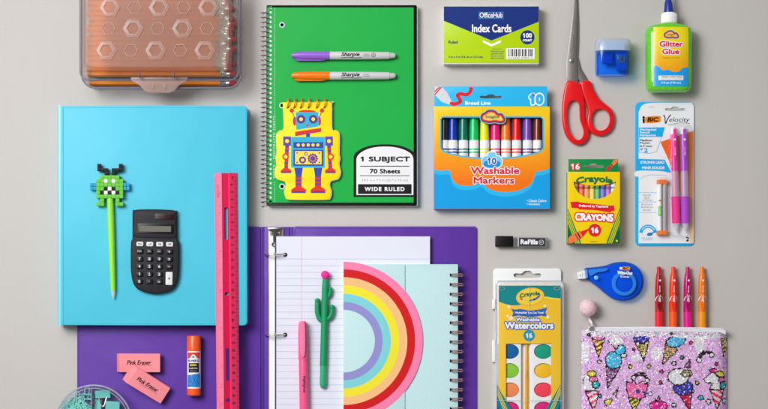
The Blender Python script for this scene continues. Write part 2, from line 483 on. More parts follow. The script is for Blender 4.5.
def build_purple_binder():
    T = Thing('ring_binder', 'open purple vinyl ring binder lying under the turquoise binder and holding ruled paper', 'binder', 277, 330, 0, 2.5)
    pu = m((96, 54, 164), 0.42, bump=0.25, bscale=1300, coat=0.15, wave=0.25); dk = m((84, 44, 158), 0.45)
    for nm, x0, x1 in (('front_cover', 77, 260.8), ('back_cover', 293, 477)):
        b = T.mb(); o = rrect(x0, 226.3, x1, 450, 3); b.slab(o, 0, 2.3, pu, 0.9)
        b.tube([(x, y, 2.1) for x, y in rrect(x0 + 1.6, 228.2, x1 - 1.6, 448.4, 2.5)], 0.5, pu, n=6, closed=True)
        b.done(nm)
    b = T.mb(); b.slab(rect(264.2, 226.8, 289.6, 449.5), 0, 2.3, pu, 0.7); b.done('spine')
    b = T.mb(); b.slab(rect(260.4, 226.8, 264.6, 449.4), 0, 1.0, dk, 0.2); b.slab(rect(289.2, 226.8, 293.4, 449.4), 0, 1.0, dk, 0.2)
    b.tube([(262.5, 227, 1.2), (262.5, 449, 1.2)], 0.5, pu, n=6); b.done('hinge_fold')
    ch = m((226, 224, 218), 0.14, metal=1.0); wp = m((246, 246, 244), 0.35, coat=0.4)
    b = T.mb(); b.slab(rrect(268.6, 229, 284, 447, 1.2), 2.3, 3.6, ch, 0.3)
    b.loft([[(269.0, y, 3.6), (269.8, y, 4.9), (274.9, y, 5.1), (275.4, y, 3.7)] for y in (236, 440)], wp)
    b.loft([[(276.0, y, 3.6), (276.6, y, 4.4), (282.0, y, 4.6), (283.2, y, 3.7)] for y in (230, 446)], ch)
    mech = b.done('ring_plate')
    b = T.mb(); b.slab([(268, 228), (283, 228), (281.5, 231.5), (278, 232.5), (277.5, 243), (273.5, 243), (273, 232.5), (269.5, 231.5)], 5.0, 6.6, ch, 0.4)
    b.tube([(x, y, 6.5) for x, y in ell(274.6, 244.6, 2.2, 2.2, 14)], 0.6, ch, n=6, closed=True)
    b.ball(271.5, 233, 6.4, 1, ch, 10); b.ball(279.5, 233, 6.4, 1, ch, 10); b.done('trigger', mech)
    for y in (255.2, 335.2, 415.2):
        b = T.mb()
        pts = [(265.4, y, 4.0), (265.4, y, 8.6), (267.2, y, 11.4), (271, y - .1, 13.4), (276, y - .2, 14.0), (281, y - .4, 13.2), (284.8, y - .6, 11), (285.4, y - .6, 8.0), (285.2, y - .6, 3.0)]
        b.tube(smooth(pts, 4, False), 0.78, ch, n=10)
        b.tube(smooth([(268.3, y, 3.6), (266, y, 3.9), (265.4, y, 4.2)], 3, False), 1.0, ch, n=8)
        b.ball(275.6, y - .9, 13.9, 1.25, ch, 10); b.done('ring', mech)
build_purple_binder()

def build_ruled_paper():
    T = Thing('ruled_paper', 'stack of white wide ruled loose leaf paper with red margin line in the purple binder', 'paper', 353, 330, 4.9, 3.0)
    wh = m((224, 226, 240), 0.75); edge = m((212, 214, 226), 0.8)
    holes = [ell(285.2, y, 2.1, 2.1, 16) for y in (254.7, 334.7, 414.7)]
    b = T.mb(); b.slab(rect(276.3, 236.4, 430, 448), 0, 3.0, edge, 0.0, holes=holes, top=wh, inner=m((90, 84, 96))); b.done('sheet_stack')
    bl = m((176, 200, 226), 0.8); rd = m((226, 178, 198), 0.8)
    b = T.mb()
    for i in range(28): b.flat(rect(276.4, 259.0 + 6.62 * i - .25, 429.9, 259.0 + 6.62 * i + .25), 3.05, bl)
    b.flat(rect(301.3, 236.5, 301.8, 447.9), 3.1, rd); b.done('printed_ruling')
build_ruled_paper()

def build_planner():
    T = Thing('planner', 'pale aqua polka dot planner with rainbow flap and rose gold wire loops', 'planner', 401, 340, 8.0, 7.6)
    aq = m((188, 222, 226), 0.6); pg = m((234, 236, 238), 0.8); hole = m((52, 40, 48))
    ys = [275.0 + 9.55 * i for i in range(17)]
    hl = [rect(449.8, y - 1.6, 452.4, y + 1.6) for y in ys]
    b = T.mb(); b.slab(rrect(343.4, 264.3, 457.5, 437, 1.0, 2), 0, 0.7, aq, 0.1, holes=hl, inner=hole); b.done('back_cover')
    b = T.mb(); b.slab(rect(344.2, 265, 456.4, 436.3), 0.75, 5.8, pg, 0, holes=hl, inner=hole); b.done('page_block')
    b = T.mb(); b.slab(rrect(343.4, 264.2, 458, 437.2, 1.0, 2), 5.9, 6.5, aq, 0.12, holes=hl, inner=hole); fc = b.done('front_cover')
    b = T.mb(); dot = m((214, 236, 238), 0.6)
    def dots(bb, test, z):
        j = 0; y = 266.2
        while y < 436:
            x = 345 + (1.95 if j % 2 else 0)
            while x < 457.2:
                if test(x, y): bb.flat(ell(x, y, 0.46, 0.46, 7), z, dot)
                x += 3.9
            y += 1.95; j += 1
    dots(b, lambda x, y: x > 405.6 and math.hypot(x - 343.5, y - 341) > 80.5 and not (449 < x < 453.4 and min(abs(y - q) for q in ys) < 2.3), 6.54)
    b.done('dot_print', fc)
    # the short flap with the rainbow standing proud of its edge
    a0 = math.degrees(math.asin((404.9 - 343.5) / 79.3)); R = 79.3
    fl = [(343.5, 264.4), (343.5 + 5, 264.4)]
    top = 341 - R * math.cos(math.radians(a0))
    outl = [(343.45, 264.4), (404.9, 264.4)] + arc(343.5, 341, R, a0 - 90, 90 - a0, 26) + [(404.9, 437), (343.45, 437)]
    b = T.mb(); b.slab(outl, 6.9, 7.5, aq, 0.12); fp = b.done('flap')
    b = T.mb(); dots(b, lambda x, y: (math.hypot(x - 343.5, y - 341) < 31 or (x < 404 and math.hypot(x - 343.5, y - 341) > 80)), 7.54); b.done('dot_print', fp)
    cs = [(250, 132, 176), (204, 8, 18), (247, 192, 130), (234, 224, 44), (122, 206, 212), (142, 140, 204)]
    rs = [79.3, 71.7, 63.8, 55.8, 47.4, 39.2, 31.4]
    b = T.mb()
    for i, c in enumerate(cs):
        o = arc(343.5, 341, rs[i], -90, 90, 48) + list(reversed(arc(343.5, 341, rs[i + 1], -90, 90, 48)))
        b.slab(o, 7.56, 7.78, m(c, 0.55), 0) if i == 0 else b.flat(o, 7.78, m(c, 0.55))
    b.done('rainbow', fp)
    rg = m((222, 170, 164), 0.22, metal=0.85)
    for y in ys:
        b = T.mb()
        for d in (-1.05, 1.05):
            pts = [(451.0, y + d, 2.0), (451.2, y + d, 6.5), (452.6, y + d, 8.6), (456, y + d, 9.3), (460.5, y + d, 7.6), (462.6, y + d, 4), (461, y + d, 1.2), (456, y + d, -0.2 + .6)]
            b.tube(smooth(pts, 3, False), 0.55, rg, n=7)
        b.tube([(462.6, y - 1.05, 4), (462.9, y, 4), (462.6, y + 1.05, 4)], 0.5, rg, n=6)
        b.done('wire_loop')
build_planner()

def cylz(yc, r, zc): return lambda x, y: zc + math.sqrt(max(0.02, r * r - (y - yc) ** 2))
def cylx(xc, r, zc): return lambda x, y: zc + math.sqrt(max(0.02, r * r - (x - xc) ** 2))

def build_highlighter():
    T = Thing('highlighter', 'neon pink highlighter with pocket clip lying on the ruled paper', 'highlighter', 303, 370, 7.9, 10)
    pk = m((255, 96, 150), 0.3, coat=0.3); lp = m((255, 130, 176), 0.25, coat=0.5); r = 4.9
    b = T.mb(); b.rod((303.1, 359.5, r), (304.2, 425, r), [(0, 4.3, pk), (3, 4.7, pk), (50, 4.7, pk), (62, 3.4, pk), (65.5, 2.8, pk)]); 
    b.done('barrel')
    b = T.mb(); b.rod((302.4, 321.0, r), (303.1, 360, r), [(0, 2.4, pk), (.6, 3.2, pk), (3.0, 4.1, pk), (12, 4.7, pk), (39, 4.9, pk)]); cap = b.done('cap')
    b = T.mb(); o = smooth([(299.6, 324), (302.4, 321.8), (305, 324), (305.2, 352), (302.9, 357.5), (300.4, 352)], 4)
    b.slab(o, 9.6, 11.2, lp, 0.7); b.done('clip', cap)
    b = T.mb(); b.zf = cylx(303.8, 4.7, r); b.text('Highlighter', 304.0, 384.5, 17, 3.4, 0.06, m((40, 20, 40)), bold=0.02, rot=-90); b.done('printed_lettering')
build_highlighter()

def build_cactus_pen():
    T = Thing('cactus_pen', 'green cactus shaped pen with a pink flower ball standing out on ruled paper', 'pen', 324, 330, 7.9, 8)
    g = m((22, 150, 98), 0.5); g2 = m((52, 176, 128), 0.35, coat=0.3); pk = m((240, 50, 160), 0.55)
    b = T.mb(); r = 3.5
    b.rod((325.4, 277, r), (323.2, 366, r), [(0, 1.3, g), (1.2, 2.4, g), (4, 3.1, g), (12, 3.4, g), (89, 3.55, g)]); b.done('body')
    b = T.mb(); b.rod((323.2, 366, r), (322.7, 388.5, r), [(0, 3.3, g2), (18.5, 3.3, g2), (21.4, 2.4, g2), (22.6, .8, g2)]); b.done('end_cap')
    b = T.mb(); b.tube(smooth([(323.5, 321.5, 3.4), (319.5, 318.5, 3.4), (317.4, 312.5, 3.4), (317.2, 301, 3.4)], 5, False), [2.7] * 15 + [1.6], g, n=12); b.ball(317.2, 300.6, 3.4, 2.7, g); b.done('arm')
    b = T.mb(); b.tube(smooth([(325, 319.5, 3.4), (329.5, 317.5, 3.4), (331.9, 312.5, 3.4), (332.2, 307.5, 3.4)], 5, False), [2.5] * 15 + [1.5], g, n=12); b.ball(332.2, 307, 3.4, 2.5, g); b.done('arm')
    b = T.mb(); b.tube(smooth([(325, 296.8, 3.6), (328.6, 295.6, 3.6), (330.1, 292.5, 3.6), (330.2, 289, 3.6)], 5, False), [2.0] * 15 + [1.2], g, n=12); b.ball(330.2, 288.6, 3.6, 2.0, g); b.done('arm')
    b = T.mb(); b.ball(325.1, 274.7, 4.4, 4.2, pk, 18)
    for i in range(60):
        a, e = rnd.uniform(0, 6.28), rnd.uniform(0, 1.5)
        b.ball(325.1 + 3.9 * math.cos(a) * math.cos(e), 274.7 + 3.9 * math.sin(a) * math.cos(e), 4.4 + 3.9 * math.sin(e), 0.8, pk, 6)
    b.done('flower_ball')
build_cactus_pen()

def build_cyan_binder():
    T = Thing('binder', 'closed turquoise vinyl binder with calculator and monster pen resting on it', 'binder', 153, 216, 2.6, 17.6)
    cy = m((78, 200, 228), 0.5, bump=0.16, bscale=1100, coat=0.06, wave=0.22); dk = m((60, 176, 206), 0.4); pg = m((150, 196, 208), 0.8)
    def cover(nm, z0, z1):
        o = [(61.2, 106.0), (150, 105.4)] + arc(243.2, 109.5, 3.8, -90, 0, 6) + arc(243.2, 321.5, 3.8, 0, 90, 6) + [(150, 325.3), (61.2, 325.0)]
        b = T.mb(); b.slab(o, z0, z1, cy, 0.55)
        b.tube([(x, y, z1 - 0.05) for x, y in inset(o, 1.9)], 0.42, cy, n=6, closed=True)
        c = b.done(nm); return c
    cover('back_cover', 0, 2.2)
    cover('front_cover', 15.2, 17.6)
    b = T.mb()
    b.loft([[(61.4, y, 0.1), (58.0, y, 0.6), (56.7, y, 3), (56.5, y, 9), (56.9, y, 14), (58.4, y, 16.9), (60.4, y, 17.5), (61.4, y, 17.2), (61.2, y, 14), (59.5, y, 9), (61.2, y, 3)] for y in (105.6, 325.2)], m((130, 226, 244), 0.3, coat=0.4))  # paler cyan than the covers: light catching the spine put into its colour
    b.done('spine')
    b = T.mb(); b.box(66, 112, 2.3, 236, 319, 15.1, pg); b.done('inner_block')
    b = T.mb(); b.tube([(62.8, 107, 17.5), (62.8, 324, 17.5)], 0.5, cy, n=6); b.done('hinge_fold')
build_cyan_binder()
ZB = 20.25

def build_calculator():
    T = Thing('calculator', 'small black pocket calculator with white function keys on the turquoise binder', 'calculator', 155, 250, ZB, 8, rot=-0.8)
    bk = m((30, 30, 38), 0.55, bump=0.1, bscale=3000); b2 = m((26, 26, 32), 0.35)
    o = [(133.6, 210.2), (140, 209.4), (155, 209.1), (168, 209.4), (174.2, 210.2), (175.9, 212.5), (176.6, 238), (178.6, 243), (178.9, 268), (177.6, 280), (174.2, 287.2), (168, 291.4), (155, 293.8),
         (142, 291.4), (135.6, 287.2), (132.2, 280), (130.6, 268), (130.4, 243), (131.8, 238), (131.6, 212.5)]
    b = T.mb(); b.slab(smooth(o, 3), 0, 6.2, bk, 1.6)
    b.slab(smooth([(134.6, 212), (155, 211.2), (173.4, 212), (174.8, 224), (174.6, 236.6), (155, 237.6), (133.6, 236.6), (133.4, 224)], 3), 6.2, 7.0, bk, 0.6)
    b.done('case')
    b = T.mb(); b.slab(rrect(154.4, 213.6, 173.9, 219.4, .5, 2), 6.9, 7.3, m((12, 10, 12), .2), 0.1, top=m((44, 14, 14), 0.3)); 
    for k in range(3): b.flat(rect(158.8 + 4.6 * k, 214.3, 159.1 + 4.6 * k, 218.8), 7.33, m((20, 8, 8)))
    b.done('solar_panel')
    b = T.mb(); b.slab(rrect(137, 223.4, 173.6, 233.8, .8, 2), 6.9, 7.35, m((20, 20, 24), 0.3), 0.15); lc = b.done('display_window')
    b = T.mb(); b.flat(rect(139, 226, 170.6, 231.6), 7.42, m((112, 112, 102), 0.25, coat=0.6)); b.done('screen', lc)
    wk = m((226, 226, 224), 0.4); cols = (139.7, 149.6, 159.5, 169.4)
    for x, s in zip(cols, ('MU', '√', '%', 'OFF')):
        b = T.mb(); b.slab(rrect(x - 3.5, 241.8, x + 3.5, 246.4, 1.2, 3), 6.1, 7.4, wk, 0.5); b.text(s, x, 244.1, 3.8, 2.0, 7.45, m(BLACK), bold=0.02); b.done('key')
    rows = ((251.4, ('MRC', 'M-', 'M+', '÷')), (259.0, ('7', '8', '9', '×')), (266.4, ('4', '5', '6', '-')), (274.2, ('1', '2', '3', '')), (281.6, ('0', '.', '=', '')))
    lw = m((220, 220, 220), 0.5)
    for y, ss in rows:
        for x, s in zip(cols, ss):
            if not s: continue
            b = T.mb(); b.slab(rrect(x - 3.2, y - 2.5, x + 3.2, y + 2.5, 1.2, 3), 6.1, 7.9, b2, 0.6)
            if len(s) > 1: b.text(s, x, y, 4.4 if len(s) == 3 else 3.2, 1.7, 7.95, lw, bold=0.02)
            elif s in '.-=': b.text(s, x, y, {'.': .8, '-': 2.2, '=': 2.4}[s], {'.': .8, '-': .6, '=': 1.5}[s], 7.95, lw, bold=0.02)
            else: b.text(s, x, y, 2.1 if s != '1' else 1.5, 3.0 if s not in '÷×' else 2.3, 7.95, lw, bold=0.035)
            b.done('key')
    b = T.mb(); b.slab(rrect(169.4 - 3.5, 271.6, 169.4 + 3.5, 284.8, 1.0, 3), 6.1, 7.7, wk, 0.6); b.text('+', 169.4, 278.2, 2.6, 2.6, 7.75, m(BLACK), bold=0.03); b.done('key')
build_calculator()

def build_monster_pen():
    T = Thing('novelty_pen', 'lime green pen topped with a blocky green pixel monster with black antennae', 'pen', 110, 230, ZB, 7)
    g = m((112, 206, 66), 0.45); gb = m((158, 240, 66), 0.25, coat=0.6); bl = m((40, 168, 214), 0.4); bk = m((22, 24, 26), 0.4); wt = m((244, 248, 244), 0.4)
    U = 3.85; X0, Y0 = 96.1, 175.2
    b = T.mb(); b.rod((109.6, 196, 3.2), (112.6, 290, 3.2), [(0, 3.3, gb), (40, 3.3, gb), (84, 2.7, gb), (94, 2.5, gb)]); b.done('barrel')
    tr = m((226, 246, 238), 0.15, 'clear', op=0.6)
    b = T.mb(); b.rod((112.6, 290, 3.2), (112.9, 299, 3.2), [(0, 2.4, tr), (3, 2.2, tr), (7.6, 0.9, tr), (9, 0.3, tr)]); b.done('tip')
    def blk(bb, c, r, mt, z1=6.6, cw=1, rh=1):
        x, y = X0 + c * U, Y0 + r * U
        bb.slab(rrect(x + .05, y + .05, x + U * cw - .05, y + U * rh - .05, .2, 2), 2.2, z1, mt, 0.28)
    b = T.mb()
    white = {(2, 1), (4, 1), (3, 3), (2, 4), (4, 4)}; black = {(2, 3), (4, 3), (1, 4), (3, 4), (5, 4)}
    for r in range(6):
        for c in range(7):
            if r == 0 and c in (0, 6): continue
            if (c, r) in white or (c, r) in black: continue
            blk(b, c, r, g)
    h = b.done('monster_head')
    b = T.mb(); [blk(b, c, r, wt, 6.9) for c, r in white]; b.done('eyes_and_teeth', h)
    b = T.mb(); [blk(b, c, r, bk, 6.8) for c, r in black]; b.done('mouth', h)
    for cs in (((1, 6), (0, 7), (1, 7)), ((5, 6), (5, 7), (6, 7))):
        b = T.mb(); [blk(b, c, r, g, 6.2) for c, r in cs]; b.done('leg', h)
    for c0 in (-1.65, 7.0):
        b = T.mb()
        for c in (0, 0.82):
            for r in (2.0, 2.95): blk(b, c0 + c, r, bl, 5.6, 0.8, 0.93)
        b.done('arm', h)
    for sg in (0, 1):
        b = T.mb()
        for c, r in ((0.25, -3), (0.25, -2.05), (1.2, -1.85), (2.1, -1.85), (2.15, -0.95)):
            cc = c if sg == 0 else 6.1 - c
            blk(b, cc, r, bk, 6.2, 0.97, 0.98)
        b.done('antenna', h)
build_monster_pen()

def build_ruler():
    T = Thing('ruler', 'long translucent pink plastic ruler lying across both binders', 'ruler', 226.5, 290, ZB, 5.4, rot=0.55)
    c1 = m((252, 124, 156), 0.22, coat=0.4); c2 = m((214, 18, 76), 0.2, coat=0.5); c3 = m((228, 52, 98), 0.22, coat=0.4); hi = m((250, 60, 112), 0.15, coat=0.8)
    x = 226.5; ya, yb = 172.8, 414
    slots = [rrect(x - 1.7, 207, x + 1.7, 240, 1.7), ell(x, 294, 1.9, 1.9, 16), rrect(x - 1.7, 348, x + 1.7, 381, 1.7), ell(x, 400, 2.0, 2.0, 16)]
    b = T.mb()
    def ex(prof, mt, closed=True): b.loft([[(px, y, pz) for px, pz in prof] for y in (ya, yb)], mt)
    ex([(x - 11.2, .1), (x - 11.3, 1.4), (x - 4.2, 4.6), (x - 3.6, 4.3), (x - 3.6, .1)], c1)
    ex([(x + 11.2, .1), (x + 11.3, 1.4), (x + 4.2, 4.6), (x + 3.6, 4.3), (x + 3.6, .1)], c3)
    b.slab(rect(x - 3.58, ya, x + 3.58, yb), 0.1, 3.6, c2, 0, holes=slots, inner=c2)
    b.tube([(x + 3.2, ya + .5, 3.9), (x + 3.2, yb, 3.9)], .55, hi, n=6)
    b.done('body')
    def zr(px, py):
        d = abs(px - x)
        return 4.65 - (d - 4.2) * 3.2 / 7.1
    b = T.mb(); b.zf = zr; b.ref = 3; tk = m((96, 20, 44), 0.5); tl = m((190, 60, 100), 0.5)
    for i in range(12 * 16 + 1):
        y = ya + 4 + i * 19.15 / 16; l = 5.2 if i % 16 == 0 else 3.6 if i % 8 == 0 else 2.6 if i % 4 == 0 else 1.5
        if y < yb - 1: b.flat(rect(x - 11.1, y - .11, x - 11.1 + l, y + .11), 0.06, tl)
        if i % 16 == 0 and i and y < yb - 2: b.text(str(i // 16), x - 6.0, y - 2.2, 1.5 if i < 160 else 2.6, 2.2, 0.08, tl, rot=90)
    for i in range(10 * 31 + 1):
        y = ya + 4 + i * 0.754; l = 4.0 if i % 10 == 0 else 2.8 if i % 5 == 0 else 1.7
        if y < yb - 1 and (i % 10 == 0 or i % 5 == 0 or i % 2 == 0): b.flat(rect(x + 11.1 - l, y - .13, x + 11.1, y + .13), 0.06, tk)
        if i % 10 == 0 and i and y < yb - 2: b.text(str(i // 10), x + 6.1, y + .2, 1.6 if i < 100 else 2.8, 2.5, 0.08, tk, bold=0.03, rot=90)
    b.text('mm', x + 7, ya + 5, 3, 1.6, .08, tk, rot=90)
    b.text('WESTCOTT', x - 7.6, 191, 14, 2.0, .08, tl, bold=.02, rot=90); b.done('printed_scale')
build_ruler()

def build_eraser(ox, oy, z0, rot, tilt, label):
    """authored around (0,0): a 42 x 18.6 block with slanting ends"""
    T = Thing('eraser', label, 'eraser', ox, oy, z0, 9, 'pink erasers on the purple binder', rot=rot, tilt=tilt)
    pk = m((251, 148, 156), 0.62, bump=0.05, bscale=1500)
    b = T.mb(); X = lambda v: ox + v; Y = lambda v: oy + v
    def ring(l, r, w, z): return [(X(p[0]), Y(p[1]), z) for p in rrect(l, -w, r, w, .6, 2)]
    b.loft([ring(-24.0, 17.6, 9.2, 0), ring(-23.9, 17.8, 9.4, .4), ring(-19.2, 20.6, 9.4, 8.5), ring(-18.4, 20.3, 9.1, 9)], pk); b.done('rubber_block')
    b = T.mb(); bk = m((52, 20, 28), 0.7)
    b.text('Pink Eraser', X(-0.6), Y(-.4), 24.5, 4.4, 9.05, bk, bold=0.035, shear=0.25)
    b.text('FOR SCHOOL HOME OFFICE', X(-0.6), Y(2.9), 16, 0.9, 9.05, bk, bold=0.02); b.flat(rect(X(8), Y(2.7), X(12), Y(3.0)), 9.06, bk)
    b.done('printed_lettering')
build_eraser(139.6, 362.8, 2.4, 0, (0, 0), 'pink rubber eraser lying flat and straight on the purple binder, upper of the two')
build_eraser(146.6, 384.2, 6.0, -32.5, (0, 11), 'pink rubber eraser lying askew and leaning on the straight one')

def build_glue_stick():
    T = Thing('glue_stick', 'small glue stick with orange cap and blue white label on the purple binder', 'glue stick', 193.3, 366, 2.4, 14)
    og = m((244, 92, 32), 0.35, coat=0.3); wt = m((240, 240, 244), 0.4, coat=0.3); bl = m((20, 116, 200), 0.3, 'glitter', c2=(90, 170, 232), coat=0.4); r = 7.1; x = 193.3
    b = T.mb(); b.rod((x, 335.4, r), (x, 351, r), [(0, 5.6, og), (.4, 6.6, og), (1.4, 7.1, og), (15.6, 7.2, og)], 40); b.done('cap')
    b = T.mb(); b.rod((x, 351, r), (x, 388.5, r), [(0, 6.9, wt), (1.2, 6.9, wt), (36.4, 6.9, wt), (37.5, 6.9, wt)], 40); b.done('tube')
    b = T.mb(); b.rod((x, 388.5, r), (x, 396, r), [(0, 7.0, og), (6.2, 7.0, og), (7.2, 6.2, og), (7.5, 5, og)], 40)
    b.done('base_dial')
    b = T.mb(); b.zf = cylx(x, 6.9, r); b.ref = 1.2; red = m((228, 62, 40), 0.35, coat=.3)
    L, Rr = x - 6.85, x + 6.85
    b.flat([(L, 352.4), (Rr, 352.4), (Rr, 361), (x + 3, 358.6), (x + 3, 359.6), (x - 3, 359.6), (x - 3, 358.6), (L, 361)], .05, red)
    b.flat(smooth([(x - 6, 360), (x - 3.4, 357.6), (x - 1.6, 355.2), (x, 354.4), (x + 1.6, 355.2), (x + 3.4, 357.6), (x + 6, 360)], 3), .08, wt)
    b.flat([(L, 375.4), (Rr, 373.2), (Rr, 387), (L, 387)], .05, bl)
    bk = m((24, 24, 28), .4)
    b.flat(rect(x - 4.8, 363, x + 5.4, 372.4), .06, bk)
    b.text("ELMER'S", x, 360.6, 10.6, 2.2, .12, m((40, 70, 140)), bold=.05)
    b.flat([(x - 1.6, 357.6), (x, 355.4), (x + 1.6, 357.6)], .1, m((60, 90, 150)))
    b.text('SCHOOL', x, 365, 7.0, 1.9, .1, m((238, 220, 30)), bold=.06); b.text('GLUE STICK', x, 368.2, 8.6, 1.3, .1, wt, bold=.03)
    b.text('0.21 OZ (6 g)', x, 370.8, 6.6, .9, .1, wt, bold=.02)
    for y in (351.6, 387.6): b.flat(rect(L, y - .35, Rr, y + .35), .06, wt)
    b.done('printed_label')
build_glue_stick()

def build_clip_tub():
    z0 = 2.4; cx, cy, R = 93.5, 423.2, 38.5
    T = Thing('clip_container', 'round clear plastic tub of aqua clips at the corner of the purple binder', 'container', cx, cy, z0, 17)
    cl = m((200, 204, 214), 0.1, 'clear', op=0.07, c2=(252, 253, 255)); rm = m((214, 216, 226), 0.12, 'clear', op=0.42, c2=(232, 234, 242))
    b = T.mb(); rr = lambda r, z: [(x, y, z) for x, y in ell(cx, cy, r, r, 64)]
    b.loft([rr(R - 2.5, 0), rr(R - 2, 1), rr(R - 1, 15.5)], cl, True, False); b.done('tub')
    b = T.mb(); b.tube(rr(R - .5, 16.4), 0.9, rm, n=8, closed=True); b.tube(rr(R - 3.4, 16.4), 0.5, rm, n=8, closed=True)
    b.flat(ell(cx, cy, R - .6, R - .6, 64), 16.9, m((230, 232, 240), 0.08, 'clear', op=0.03, c2=(255, 255, 255))); b.done('lid')
    b = T.mb(); b.box(90.2, cy - R + 3, 1, 91.2, cy + R - 3, 14, rm); b.box(91.2, 420, 1, cx + R - 3, 421, 14, rm); b.done('divider')
    # binder clips
    def bclip(ox, oy, w, d, zz, rot, label, open_=0):
        C = Thing('binder_clip', label, 'binder clip', ox, oy, z0 + zz, 8, 'aqua binder clips in the round tub', rot=rot)
        te = m((120, 220, 212), 0.35, coat=0.4); sv = m((190, 186, 176), 0.38, metal=0.9)
        b = C.mb(); x0, x1 = ox - w / 2, ox + w / 2
        b.loft([[(x, oy - d / 2, .2), (x, oy - d / 2, 5.6), (x, oy - d / 2 + .6, 6.2), (x, oy + d / 2, 3.7), (x, oy + d / 2, 3.2), (x, oy - d / 2 + .9, 5.5), (x, oy - d / 2 + .9, .7), (x, oy + d / 2, 2.9), (x, oy + d / 2, 2.4)] for x in (x0, x1)], te)
        b.tube([(x0, oy + d / 2, 3.4), (x1, oy + d / 2, 3.4)], .6, te, n=8); b.done('spring_body', fix=True)
        for zz2, yy in ((4.4, 1), (2.2, 1)):
            b = C.mb(); q = oy + d / 2
            b.tube(smooth([(ox - w * .28, q - .5, zz2), (ox - w * .2, q + 3, zz2 + .6), (ox - w * .12, q + 7, zz2 + 1), (ox, q + 9, zz2 + 1), (ox + w * .12, q + 7, zz2 + 1), (ox + w * .2, q + 3, zz2 + .6), (ox + w * .28, q - .5, zz2)], 4, False), .55, sv, n=7); b.done('wire_handle')
    bclip(102, 394.0, 15, 7, 5.5, 2, 'aqua binder clip lying level at the top of the round tub')
    bclip(97.6, 407, 15, 7, 1.2, -94, 'aqua binder clip turned on end beside the tub divider')
    bclip(112.0, 406, 14, 9, 6.5, -4, 'aqua binder clip nearest the pink erasers in the round tub')
    bclip(108, 421.5, 15, 8, 1.2, 8, 'aqua binder clip deepest in the round tub, cut by the photo edge')
    te = m((136, 228, 218), 0.35, coat=0.4)
    C = None; mesh0 = None
    r2 = random.Random(3); n = 0
    while n < 48:
        x, y = r2.uniform(60, 87), r2.uniform(391, 425)
        if math.hypot(x - cx, y - cy) > R - 9: continue
        zz = 1.2 + (n % 5) * 2.2
        a = r2.choice((r2.uniform(-40, 60), r2.uniform(60, 120)))
        if mesh0 is None:
            C = Thing('paper_clip', 'aqua coated wire paper clip in the heap inside the round tub', 'paper clip', x, y, z0 + zz, 1, 'aqua paper clips in the round tub', rot=a, solo=True)
            b = MB(C); w, l = 2.3, 8.5
            p = [(x + u, y + v, 0) for u, v in ((-w + .6, -l + 5), (-w + .6, l - 2.4), (-w + 1.4, l - 1), (0, l - .6), (w - 1.4, l - 1), (w - .6, l - 2.4), (w - .6, -l + 2.4), (w - 1.3, -l + .7), (0, -l), (-w + .4, -l + .7), (-w - .3, -l + 2.4), (-w - .3, l - .6), (-w + .8, l + .9), (.4, l + 1.3), (w - .2, l + .6), (w + .3, l - 1), (w + .3, -l + 5))]
            b.tube(smooth(p, 3, False), .48, te, n=6); o = b.done('paper_clip'); mesh0 = o
        else:
            o = mesh0.copy(); o.location = wpt(CX + (x - CX) * C.k, CY + (y - CY) * C.k, z0 + zz); o.rotation_euler = (math.radians(r2.uniform(-9, 9)), math.radians(r2.uniform(-9, 9)), math.radians(a)); col.objects.link(o)
        n += 1
build_clip_tub()
